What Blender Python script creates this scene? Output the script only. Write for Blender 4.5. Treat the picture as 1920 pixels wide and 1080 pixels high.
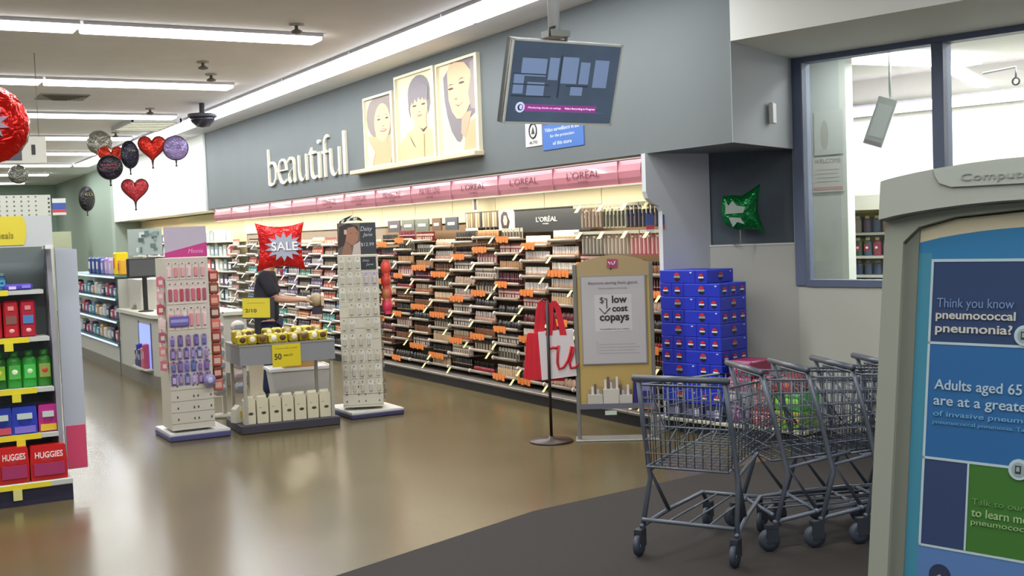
import bpy, math, random
from mathutils import Vector, Matrix
random.seed(7)
PI = math.pi
SC = bpy.context.scene
COL = SC.collection
for o in list(bpy.data.objects): bpy.data.objects.remove(o)

# ------------------------------------------------------------------ camera
HCAM = 1.85
YAW, PITCH, ROLL, FPX = 0.510309804, 0.0484245707, -0.0355471654, 2203.0
def cam_setup():
    f0 = Vector((math.sin(YAW), math.cos(YAW), 0)); r0 = Vector((math.cos(YAW), -math.sin(YAW), 0)); u0 = Vector((0,0,1))
    f = f0*math.cos(PITCH) - u0*math.sin(PITCH); u = u0*math.cos(PITCH) + f0*math.sin(PITCH)
    r = r0*math.cos(ROLL) + u*math.sin(ROLL); u2 = u*math.cos(ROLL) - r0*math.sin(ROLL)
    cd = bpy.data.cameras.new('camera'); c = bpy.data.objects.new('camera', cd); COL.objects.link(c)
    cd.sensor_width = 36.0; cd.lens = FPX/1920*36.0; cd.clip_start = 0.05; cd.clip_end = 200
    m = Matrix(((r.x,u2.x,-f.x,0),(r.y,u2.y,-f.y,0),(r.z,u2.z,-f.z,HCAM),(0,0,0,1)))
    c.matrix_world = m
    SC.camera = c
cam_setup()
SC.view_settings.view_transform = 'Standard'; SC.view_settings.look = 'None'
SC.view_settings.gamma = 1; SC.view_settings.use_curve_mapping = False
SC.view_settings.exposure = 0.0
w = bpy.data.worlds.new('world'); SC.world = w; w.use_nodes = True
w.node_tree.nodes['Background'].inputs[0].default_value = (0.75,0.8,0.9,1)
w.node_tree.nodes['Background'].inputs[1].default_value = 0.5

def area_lamp(name, loc, sx, sy, power, rot=(0,0,0), col=(1,1,1)):
    l = bpy.data.lights.new(name, 'AREA'); l.shape = 'RECTANGLE'; l.size = sx; l.size_y = sy
    l.energy = power; l.color = col
    o = bpy.data.objects.new(name, l); COL.objects.link(o); o.location = loc; o.rotation_euler = rot
    return o
# lamp light of the fluorescent rows (each hangs just under its diffuser)
ZC = 4.0
AISLE_Y = [12.0, 16.0, 20.05, 24.2, 28.2, 32.3, 36.3, 40.9]
AISLE_XR = [4.47, 4.67, 4.87, 4.98, 5.0, 5.1, 5.1, 5.0]
for yy, xr in zip(AISLE_Y, AISLE_XR):
    area_lamp('aisle_lamp', (xr-4.0, yy, 3.915), 8.0, 0.2, 125, col=(.97,.99,1))
for yy in (8.0, 4.0, 0.0):  # unseen front rows, added to brighten the end panel and kiosk side
    area_lamp('aisle_lamp', (1.2, yy, 3.915), 7.3, 0.2, 150, col=(.96,.98,1))
for yy in (9.8, 14.7, 19.6, 24.5, 29.4, 34.3):
    area_lamp('soffit_lamp', (5.36, yy, 3.915), 0.2, 4.8, 70, rot=(0,math.radians(-12),0), col=(.93,.97,1))
for yy in (11.9, 17.4, 22.9, 28.4):
    area_lamp('canopy_lamp', (6.42, yy, 2.22), 0.08, 5.5, 52, rot=(0,math.radians(-12),0), col=(1,.90,.70))

# ------------------------------------------------------------------ materials
def s2l(c):
    return c/12.92 if c <= 0.04045 else ((c+0.055)/1.055)**2.4
def hexc(h):
    h = h.lstrip('#'); return tuple(s2l(int(h[i:i+2],16)/255) for i in (0,2,4))+(1,)
MATS = {}
def M(h, rough=0.6, metal=0.0, emit=0.0, noise=0.0, nscale=8.0, alpha=1.0, coat=0.0, trans=0.0):
    key = (h, rough, metal, emit, noise, nscale, alpha, coat, trans)
    if key in MATS: return MATS[key]
    m = bpy.data.materials.new('mat_'+h.strip('#')); m.use_nodes = True
    nt = m.node_tree; b = nt.nodes['Principled BSDF']
    c = hexc(h)
    b.inputs['Base Color'].default_value = c
    b.inputs['Roughness'].default_value = rough; b.inputs['Metallic'].default_value = metal
    b.inputs['Coat Weight'].default_value = coat
    b.inputs['Transmission Weight'].default_value = trans
    if emit > 0:
        b.inputs['Emission Color'].default_value = c; b.inputs['Emission Strength'].default_value = emit
    if noise > 0:
        tc = nt.nodes.new('ShaderNodeTexCoord'); n = nt.nodes.new('ShaderNodeTexNoise'); n.inputs['Scale'].default_value = nscale
        n.inputs['Detail'].default_value = 4
        r = nt.nodes.new('ShaderNodeValToRGB')
        lo = tuple(x*(1-noise) for x in c[:3])+(1,); hi = tuple(min(1,x*(1+noise)) for x in c[:3])+(1,)
        r.color_ramp.elements[0].color = lo; r.color_ramp.elements[1].color = hi
        r.color_ramp.elements[0].position = .3; r.color_ramp.elements[1].position = .7
        nt.links.new(tc.outputs['Object'], n.inputs['Vector']); nt.links.new(n.outputs['Fac'], r.inputs['Fac'])
        nt.links.new(r.outputs['Color'], b.inputs['Base Color'])
    m.diffuse_color = c
    MATS[key] = m; return m

def glass_mat():
    m = bpy.data.materials.new('mat_window_glass'); m.use_nodes = True; nt = m.node_tree; nt.nodes.clear()
    o = nt.nodes.new('ShaderNodeOutputMaterial'); mx = nt.nodes.new('ShaderNodeMixShader')
    t = nt.nodes.new('ShaderNodeBsdfTransparent'); g = nt.nodes.new('ShaderNodeBsdfGlossy'); fr = nt.nodes.new('ShaderNodeFresnel')
    t.inputs[0].default_value = (.93,.96,.95,1); g.inputs['Roughness'].default_value = .02; fr.inputs[0].default_value = 1.45
    nt.links.new(fr.outputs[0], mx.inputs[0]); nt.links.new(t.outputs[0], mx.inputs[1]); nt.links.new(g.outputs[0], mx.inputs[2])
    nt.links.new(mx.outputs[0], o.inputs[0]); return m
GLASS = glass_mat()

# ------------------------------------------------------------------ mesh builder
class MB:
    def __init__(s): s.v=[]; s.f=[]; s.m=[]; s.mats=[]; s.sm=[]
    def mi(s, mat):
        if mat not in s.mats: s.mats.append(mat)
        return s.mats.index(mat)
    def add(s, vs, fs, mat, T=None, smooth=False):
        k = len(s.v); i = s.mi(mat)
        for p in vs:
            p = Vector(p)
            if T is not None: p = T @ p
            s.v.append(p)
        for f in fs: s.f.append([k+a for a in f]); s.m.append(i); s.sm.append(smooth)
        return s
    def box(s, x0,x1,y0,y1,z0,z1, mat, T=None, bev=0.0):
        if bev > 0:
            b = min(bev, (x1-x0)*.45, (y1-y0)*.45, (z1-z0)*.45)
            vs=[]; 
            cx=[(x0,x0+b),(x1,x1-b)]; cy=[(y0,y0+b),(y1,y1-b)]; cz=[(z0,z0+b),(z1,z1-b)]
            idx={}
            for i in (0,1):
                for j in (0,1):
                    for k in (0,1):
                        idx[i,j,k,'x']=len(vs); vs.append((cx[i][0],cy[j][1],cz[k][1]))
                        idx[i,j,k,'y']=len(vs); vs.append((cx[i][1],cy[j][0],cz[k][1]))
                        idx[i,j,k,'z']=len(vs); vs.append((cx[i][1],cy[j][1],cz[k][0]))
            fs=[]
            q=[(0,0),(1,0),(1,1),(0,1)]
            for i in (0,1):
                fs.append([idx[i,a,b_,'x'] for a,b_ in (q[::-1] if i==0 else q)])
                fs.append([idx[a,i,b_,'y'] for a,b_ in (q if i==0 else q[::-1])])
                fs.append([idx[a,b_,i,'z'] for a,b_ in (q[::-1] if i==0 else q)])
            for i in (0,1):
                for j in (0,1):
                    fl = (i+j)%2==0
                    f=[idx[i,j,0,'x'],idx[i,j,0,'y'],idx[i,j,1,'y'],idx[i,j,1,'x']]; fs.append(f if fl else f[::-1])
                    f=[idx[i,0,j,'x'],idx[i,1,j,'x'],idx[i,1,j,'z'],idx[i,0,j,'z']]; fs.append(f if fl else f[::-1])
                    f=[idx[0,i,j,'z'],idx[1,i,j,'z'],idx[1,i,j,'y'],idx[0,i,j,'y']]; fs.append(f[::-1] if fl else f)
            for i in (0,1):
                for j in (0,1):
                    for k in (0,1):
                        f=[idx[i,j,k,'x'],idx[i,j,k,'y'],idx[i,j,k,'z']]; fs.append(f if (i+j+k)%2 else f[::-1])
            return s.add(vs, fs, mat, T)
        vs=[(x0,y0,z0),(x1,y0,z0),(x1,y1,z0),(x0,y1,z0),(x0,y0,z1),(x1,y0,z1),(x1,y1,z1),(x0,y1,z1)]
        fs=[(0,3,2,1),(4,5,6,7),(0,1,5,4),(1,2,6,5),(2,3,7,6),(3,0,4,7)]
        return s.add(vs, fs, mat, T)
    def prism(s, pts, y0, y1, mat, T=None, smooth=False):
        """outline pts in (x,z), extruded from y0 (front) to y1 (back)"""
        a = sum(pts[i][0]*pts[(i+1)%len(pts)][1]-pts[(i+1)%len(pts)][0]*pts[i][1] for i in range(len(pts)))
        if a < 0: pts = pts[::-1]
        n=len(pts)
        vs=[(p[0],y0,p[1]) for p in pts]+[(p[0],y1,p[1]) for p in pts]
        fs=[list(range(n)), list(range(2*n-1,n-1,-1))]+[[i,n+i,n+(i+1)%n,(i+1)%n] for i in range(n)]
        return s.add(vs, fs, mat, T, smooth)
    def prismx(s, pts, x0, x1, mat, T=None):
        """outline pts in (y,z), extruded along x"""
        n=len(pts)
        vs=[(x0,p[0],p[1]) for p in pts]+[(x1,p[0],p[1]) for p in pts]
        fs=[list(range(n)), list(range(2*n-1,n-1,-1))]+[[i,n+i,n+(i+1)%n,(i+1)%n] for i in range(n)]
        return s.add(vs, fs, mat, T)
    def plate(s, pts, z0, z1, mat, T=None):
        """outline pts in (x,y), extruded along z"""
        a = sum(pts[i][0]*pts[(i+1)%len(pts)][1]-pts[(i+1)%len(pts)][0]*pts[i][1] for i in range(len(pts)))
        if a < 0: pts = pts[::-1]
        n=len(pts)
        vs=[(p[0],p[1],z0) for p in pts]+[(p[0],p[1],z1) for p in pts]
        fs=[list(range(n-1,-1,-1)), list(range(n,2*n))]+[[i,(i+1)%n,n+(i+1)%n,n+i] for i in range(n)]
        return s.add(vs, fs, mat, T)
    def tube(s, path, r, mat, n=8, T=None, closed=False):
        path=[Vector(p) for p in path]; rs = r if isinstance(r,(list,tuple)) else [r]*len(path)
        vs=[]; fs=[]; L=len(path); prev=None
        for i,p in enumerate(path):
            if closed: t=(path[(i+1)%L]-path[i-1])
            else: t=(path[min(i+1,L-1)]-path[max(i-1,0)])
            t.normalize()
            if prev is None:
                a=Vector((0,0,1)) if abs(t.z)<.9 else Vector((1,0,0))
                u=t.cross(a).normalized()
            else:
                u=(prev-t*prev.dot(t)); u = u.normalized() if u.length>1e-6 else t.orthogonal().normalized()
            prev=u; v=t.cross(u)
            for k in range(n):
                a=2*PI*k/n; vs.append(p+(u*math.cos(a)+v*math.sin(a))*rs[i])
        m = L if closed else L-1
        for i in range(m):
            j=(i+1)%L
            for k in range(n): fs.append([i*n+k,i*n+(k+1)%n,j*n+(k+1)%n,j*n+k])
        if not closed: fs.append(list(range(n-1,-1,-1))); fs.append([(L-1)*n+k for k in range(n)])
        return s.add(vs, fs, mat, T, True)
    def lathe(s, prof, mat, n=12, T=None, smooth=True, sy=1.0):
        """profile [(r,z)...] about z axis"""
        vs=[]; fs=[]
        for r,z in prof:
            for k in range(n):
                a=2*PI*k/n; vs.append((r*math.cos(a), r*math.sin(a)*sy, z))
        for i in range(len(prof)-1):
            for k in range(n): fs.append([i*n+k,i*n+(k+1)%n,(i+1)*n+(k+1)%n,(i+1)*n+k])
        fs.append(list(range(n-1,-1,-1))); fs.append([(len(prof)-1)*n+k for k in range(n)])
        return s.add(vs, fs, mat, T, smooth)
    def ell(s, c, r, mat, n=16, m=10, T=None):
        prof=[(max(1e-4,math.sin(PI*i/m)), -math.cos(PI*i/m)) for i in range(m+1)]
        A=Matrix.Translation(Vector(c)) @ Matrix.Diagonal(Vector((r[0],r[1],r[2],1)))
        if T is not None: A = T @ A
        return s.lathe(prof, mat, n, A)
    def text(s, string, x0,x1,z0,z1, y, mat, depth=0.002, T=None, bold=0.0, shear=0.0):
        vs,fs = text_geo(string, depth, bold, shear)
        if not vs: return s
        ax=min(v[0] for v in vs); bx=max(v[0] for v in vs); az=min(v[1] for v in vs); bz=max(v[1] for v in vs)
        sx=(x1-x0)/max(1e-6,bx-ax); sz=(z1-z0)/max(1e-6,bz-az)
        zz=max(v[2] for v in vs)
        out=[(x0+(v[0]-ax)*sx, y-(v[2]+zz)*depth/max(1e-6,2*zz) if zz>0 else y, z0+(v[1]-az)*sz) for v in vs]
        return s.add(out, fs, mat, T)
    def build(s, name, parent=None, loc=None, rz=None):
        me=bpy.data.meshes.new(name)
        me.from_pydata([tuple(v) for v in s.v], [], s.f)
        for m in s.mats: me.materials.append(m)
        me.polygons.foreach_set('material_index', s.m)
        me.polygons.foreach_set('use_smooth', s.sm)
        me.update()
        o=bpy.data.objects.new(name, me); COL.objects.link(o)
        if parent is not None: o.parent=parent
        if loc is not None: o.location=loc
        if rz is not None: o.rotation_euler=(0,0,rz)
        return o
TG={}
def text_geo(string, depth, bold, shear):
    key=(string, bold, shear)
    if key in TG: return TG[key]
    cu=bpy.data.curves.new('t','FONT'); cu.body=string; cu.size=1; cu.extrude=0.02; cu.offset=bold; cu.shear=shear; cu.resolution_u=3
    o=bpy.data.objects.new('t',cu); COL.objects.link(o)
    dg=bpy.context.evaluated_depsgraph_get(); me=bpy.data.meshes.new_from_object(o.evaluated_get(dg))
    vs=[tuple(v.co) for v in me.vertices]; fs=[list(p.vertices) for p in me.polygons]
    bpy.data.objects.remove(o); bpy.data.curves.remove(cu); bpy.data.meshes.remove(me)
    TG[key]=(vs,fs); return TG[key]

def tag(o, label=None, cat=None, group=None, kind=None):
    if label: o['label']=label
    if cat: o['category']=cat
    if group: o['group']=group
    if kind: o['kind']=kind
    return o
def thing(name, label, cat, loc=(0,0,0), rz=0.0, group=None):
    o=bpy.data.objects.new(name,None); COL.objects.link(o); o.location=loc; o.rotation_euler=(0,0,rz); o.empty_display_size=.05
    return tag(o,label,cat,group)
def struct(mb, name):
    o=mb.build(name); o['kind']='structure'; return o
def clone(o, loc, rz=None, label=None, group=None, data=None):
    r=o.copy(); COL.objects.link(r); r.location=loc
    if rz is not None: r.rotation_euler=(0,0,rz)
    if label: r['label']=label
    if group: r['group']=group
    for ch in list(o.children):
        c=ch.copy(); COL.objects.link(c); c.parent=r
        for g in list(ch.children):
            d=g.copy(); COL.objects.link(d); d.parent=c
    return r
R=math.radians
def TR(x,y,z,rz=0,rx=0,ry=0):
    return Matrix.Translation((x,y,z)) @ Matrix.Rotation(rz,4,'Z') @ Matrix.Rotation(rx,4,'X') @ Matrix.Rotation(ry,4,'Y')

WX = 6.236      # face of the soffit over the cosmetics wall
WD = Vector((math.sin(R(15)), -math.cos(R(15)), 0)); WNn = Vector((math.cos(R(15)), math.sin(R(15)), 0))
WO = Vector((7.505, 8.086, 0))
def winp(s, off=0, z=0): return WO + WD*s + WNn*off + Vector((0,0,z))
WRZ = R(-75)    # local +X runs along the window wall, local -Y faces the store

# ------------------------------------------------------------------ structure
def floor_mat_():
    m=bpy.data.materials.new('mat_floor_polished'); m.use_nodes=True; nt=m.node_tree; b=nt.nodes['Principled BSDF']
    tc=nt.nodes.new('ShaderNodeTexCoord'); n=nt.nodes.new('ShaderNodeTexNoise'); n.inputs['Scale'].default_value=1.6; n.inputs['Detail'].default_value=8
    n2=nt.nodes.new('ShaderNodeTexNoise'); n2.inputs['Scale'].default_value=40; n2.inputs['Detail'].default_value=3
    r=nt.nodes.new('ShaderNodeValToRGB'); r.color_ramp.elements[0].position=.3; r.color_ramp.elements[1].position=.75
    r.color_ramp.elements[0].color=hexc('5d5337'); r.color_ramp.elements[1].color=hexc('64593c')
    mx=nt.nodes.new('ShaderNodeMix'); mx.data_type='RGBA'; mx.blend_type='MULTIPLY'; mx.inputs[0].default_value=.18
    nt.links.new(tc.outputs['Object'],n.inputs['Vector']); nt.links.new(tc.outputs['Object'],n2.inputs['Vector'])
    nt.links.new(n.outputs['Fac'],r.inputs['Fac']); nt.links.new(r.outputs['Color'],mx.inputs['A']); nt.links.new(n2.outputs['Color'],mx.inputs['B'])
    nt.links.new(mx.outputs['Result'],b.inputs['Base Color'])
    rr=nt.nodes.new('ShaderNodeMapRange'); rr.inputs['To Min'].default_value=.2; rr.inputs['To Max'].default_value=.26
    nt.links.new(n.outputs['Fac'],rr.inputs['Value']); nt.links.new(rr.outputs['Result'],b.inputs['Roughness'])
    b.inputs['Specular IOR Level'].default_value=.4
    return m
mb=MB(); mb.box(-14,16,-4,45,-.1,0,floor_mat_()); struct(mb,'floor')
mb=MB(); mb.box(-14,16,-4,45,ZC,ZC+.1,M('e6e8ea',.9,noise=.03,nscale=2)); struct(mb,'ceiling')
mb=MB()
mb.box(-14,16,43.2,43.4,0,ZC,M('8fa596',.8,noise=.05,nscale=1))
struct(mb,'wall_back')
# soffit bulkhead: grey part (with its underside and return end) and the white part farther on
grey=M('656b6b',.75,noise=.03,nscale=1.5)
mb=MB()
mb.plate([(WX,7.41),(WX,23.43),(7.6,23.43),(7.6,8.2),(7.47,8.05)],2.5,ZC,grey)
struct(mb,'wall_right')
mb=MB(); mb.plate([(WX-.004,7.405),(WX-.004,7.41),(7.45,8.045),(7.456,8.035)],2.5,3.31,M('aeb2b6',.8)); struct(mb,'wall_return')
mb=MB(); mb.box(WX,7.6,23.43,33.0,2.47,ZC,M('d8dad2',.8)); struct(mb,'wall_side')
mb=MB(); mb.box(WX-.02,WX,23.36,23.5,2.47,ZC,M('9fa4a0',.6)); struct(mb,'trim_1')
mb=MB(); mb.box(WX,7.6,33.0,33.4,0,ZC,M('9aa89c',.8)); mb.box(WX,16,33.4,43.2,0,ZC,M('8d9c8d',.8)); struct(mb,'wall_far')
mb=MB(); mb.box(6.93,7.05,8.66,33.0,0,2.5,M('d9d2b4',.8)); struct(mb,'wall_gondola_back')
# recess beside the gondola end: dark wall above, white panel below
mb=MB(); mb.plate([(6.93,8.62),(7.62,8.05),(7.66,8.12),(6.97,8.69)],1.62,2.5,M('4c565e',.7,noise=.05)); struct(mb,'wall_recess')
mb=MB(); mb.plate([(6.90,8.56),(7.515,8.03),(7.58,8.1),(6.96,8.64)],0,1.64,M('b9b9b0',.6))
mb.plate([(6.89,8.56),(7.515,8.02),(7.58,8.1),(6.96,8.64)],1.64,1.655,M('d0d0c8',.5))
struct(mb,'wall_panel')
# window wall
WT=TR(WO.x,WO.y,0,WRZ)
wallwhite=M('c9cabd',.8)
mb=MB()
mb.box(0,8,-.02,.12,0,1.26,wallwhite,WT)
mb.box(-.0,.02,-.02,.12,1.26,3.34,M('a8adac',.6),WT)
mb.box(0,8,-.02,.12,3.34,ZC,wallwhite,WT)
mb.box(4.5,8,-.02,.12,1.26,3.34,wallwhite,WT)
struct(mb,'wall_window')
# bulkhead over the window, running toward the camera
mb=MB()
bp=[(WX,7.41),(6.47,6.42),(6.70,5.45),(7.60,1.6),(10.6,1.2),(9.4,2.2)]
mb.plate([(WX,7.41),(6.475,6.42),(6.72,5.4),(7.9,.9),(9.9,.9),(7.6,8.2),(7.47,8.05)],3.31,ZC,M('dfdfd8',.8))
struct(mb,'wall_bulkhead')
fr=M('66718a',.5)
fo=bpy.data.objects.new('window_1',None); COL.objects.link(fo); fo.location=(WO.x,WO.y,0); fo.rotation_euler=(0,0,WRZ); fo['kind']='structure'
mb=MB()
mb.box(.02,.13,-.05,.1,1.26,3.34,fr,bev=.008); mb.box(.13,4.5,-.05,.1,1.255,1.315,fr); mb.box(.13,4.5,-.05,.1,3.26,3.34,fr)
mb.box(1.35,1.45,-.05,.1,1.3,3.27,fr); mb.box(2.75,2.85,-.05,.1,1.3,3.27,fr); mb.box(4.4,4.5,-.05,.1,1.3,3.27,fr)
mb.build('window_frame',fo)
for a,b_ in ((.12,1.36),(1.44,2.76),(2.84,4.41)):
    g=MB(); g.box(a,b_,.02,.028,1.31,3.27,GLASS); g.build('window_pane',fo)
# room seen through the window
mb=MB()
mb.box(-3.2,6,4.0,4.1,0,4.2,M('e2e2d8',.8),WT); struct(mb,'wall_inner')
mb=MB(); mb.box(-1.2,-.22,1.2,1.34,0,3.6,M('b4bab8',.8),WT); mb.box(-.22,-.15,1.2,1.34,0,3.6,M('c5c9c2',.8),WT)
struct(mb,'wall_column')
mb=MB(); mb.box(-3.2,6,3.25,4.0,1.95,2.12,M('d6d4c6',.8),WT); 
mb.box(-3.2,6,3.9,4.0,2.12,2.16,M('cfcdc0',.8),WT)
struct(mb,'trim_2')

# ------------------------------------------------------------------ lights (fixtures)
diff=M('fffaf4',.5,emit=8.0); diffc=M('f6f8ff',.5,emit=8.0); housing=M('c6c6cc',.5)
def batten(name, x0,x1,y0,y1, label, group, dm, z0=3.925):
    t=thing(name,label,'ceiling light',((x0+x1)/2,(y0+y1)/2,z0),0,group)
    w_=(x1-x0)/2; d_=(y1-y0)/2
    m=MB(); m.box(-w_,w_,-d_,d_,.04,ZC-z0-.001,housing); m.build('housing',t)
    m=MB(); m.box(-w_+.01,w_-.01,-d_+.01,d_-.01,0,.04,dm,bev=.012); m.build('diffuser',t)
    return t
ordn=['nearest','second','third','fourth','fifth','sixth','seventh','farthest']
for i,(yy,xr) in enumerate(zip(AISLE_Y,AISLE_XR)):
    L=2.44; k=0; x1=xr
    while x1>-.6 and k<3:
        x0=x1-L
        where=['right-hand end fitting','middle fitting','left-hand fitting'][k]
        batten('fluorescent_batten',x0+.015,x1-.015,yy-.17,yy+.17,f'long white fluorescent ceiling fitting, {where} of the {ordn[i]} row across the aisle','rows of fluorescent battens across the ceiling',diff)
        x1=x0; k+=1
for yy,w_ in ((8.0,'unseen added row before the nearest one'),(4.0,'unseen added row above the entrance'),(0.0,'unseen added row behind the viewer')):  # fittings for the unseen front rows added as fill light
    for k in range(3):
        batten('fluorescent_batten',4.8-2.44*(k+1)+.015,4.8-2.44*k-.015,yy-.17,yy+.17,f'white fluorescent ceiling fitting, {["right","middle","left"][k]} one of the {w_}','rows of fluorescent battens across the ceiling',diff)
y0=8.0
for i in range(10):
    batten('fluorescent_batten',5.15,5.55,y0+.01,y0+2.42,f'long white fluorescent fitting beside the soffit, {["nearest","second","third","fourth","fifth","sixth","seventh","eighth","ninth","farthest"][i]} in the row along the grey wall','fluorescent battens running along the soffit',diffc)
    y0+=2.44
t=thing('skylight_panel','square lit ceiling panel beyond the third light row beside the soffit','ceiling light',(4.68,21.5,3.93))
m=MB(); m.box(-.42,-.39,-.9,.9,0,.07,housing); m.box(.39,.42,-.9,.9,0,.07,housing); m.box(-.42,.42,-.9,-.87,0,.07,housing); m.box(-.42,.42,.87,.9,0,.07,housing); m.build('frame',t)
m=MB(); m.box(-.39,.39,-.87,.87,.01,.07,M('e8ead8',.5,emit=.75)); 
for k in range(6): m.box(-.39,.39,-.75+k*.3,-.73+k*.3,-.002,.01,M('b8baa8'))
m.build('diffuser',t)
t=thing('security_dome','dark half-sphere mirror dome on the ceiling by the soffit lights','security dome',(4.85,18.3,3.78))
m=MB(); m.lathe([(.02,-.16),(.1,-.14),(.17,-.07),(.2,0)],M('2c2d3c',.15),20); m.build('dome',t)
m=MB(); m.lathe([(.22,0),(.22,.05),(.04,.06),(.04,.22)],M('5a5a62',.5),20); m.build('collar',t)
for (x,y,lab) in [(3.77,14.08,'small white sprinkler head behind the nearest light row'),(4.14,15.1,'small sprinkler head just before the second light row'),(4.01,11.4,'small white sprinkler head in front of the nearest light row'),(4.25,19.15,'small sprinkler head before the third light row'),(4.51,23.32,'small sprinkler head before the fourth light row')]:
    t=thing('sprinkler_head',lab,'sprinkler',(x,y,ZC),0,'ceiling sprinklers')
    m=MB(); m.lathe([(.02,-.1),(.06,-.09),(.06,-.075),(.018,-.05),(.018,0)],M('6e6e66',.4),12); m.build('deflector',t)
    m=MB(); m.lathe([(.075,-.02),(.075,0)],M('a8a79c',.5),14); m.build('ceiling_ring',t)
t=thing('ceiling_vent','square louvred air vent in the ceiling behind the second light row','vent',(2.75,17.9,3.985))
m=MB(); m.box(-.33,.33,-.33,.33,0,.012,M('8f8d84')); m.build('frame',t)
for k in range(6):
    m=MB(); m.box(-.3+k*.04,.3-k*.04,-.28+k*.1,-.24+k*.1,-.012,0,M('5d5b54')); m.build('slat',t)
# vestibule room lights
t=thing('troffer_light','bright long ceiling light seen through the window','ceiling light',tuple(winp(-.1,2.2,3.45)),WRZ+R(70))
m=MB(); m.box(-1.0,1.0,-.16,.16,0,.06,diffc); m.build('diffuser',t)
t=thing('cove_light','long glowing tube light along the white wall behind the window','ceiling light',tuple(winp(0,3.85,3.1)),WRZ)
m=MB(); m.box(-1.9,4.5,-.06,.06,0,.1,M('fff0ff',.5,emit=5)); m.build('diffuser',t)
m=MB(); m.box(-1.9,4.5,.06,.1,0,.14,M('9a98a0')); m.build('housing',t)
area_lamp('room_lamp',tuple(winp(.9,.65,3.5)),2.4,.2,45,rot=(0,0,WRZ))  # added lamp without a fitting, brightens the pale column behind the window
area_lamp('room_lamp',tuple(winp(1.2,2.2,3.4)),3.0,1.6,190,rot=(0,0,WRZ))
area_lamp('room_lamp',tuple(winp(1.2,3.2,3.25)),.2,5.5,90,rot=(0,0,WRZ+PI/2))
mb=MB(); mb.plate([tuple(winp(-3.2,.15)[:2]),tuple(winp(6,.15)[:2]),tuple(winp(6,4.0)[:2]),tuple(winp(-3.2,4.0)[:2])],3.55,3.7,M('c4c4c0',.9)); struct(mb,'ceiling_vestibule')

# ------------------------------------------------------------------ entrance mat
mb=MB()
mb.plate([(1.2,5.72),(1.95,5.92),(3.82,6.63),(5.5,6.87),(6.3,6.95),(6.8,7.0),(7.4,4.6),(7.8,2.6),(8.2,0),(8.2,-3),(-1,-3),(-.2,4.6)],0,.008,M('28221e',.95,noise=.25,nscale=120))
tag(mb.build('entrance_mat'),'dark brown grey entrance carpet under the shopping carts','mat')

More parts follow.
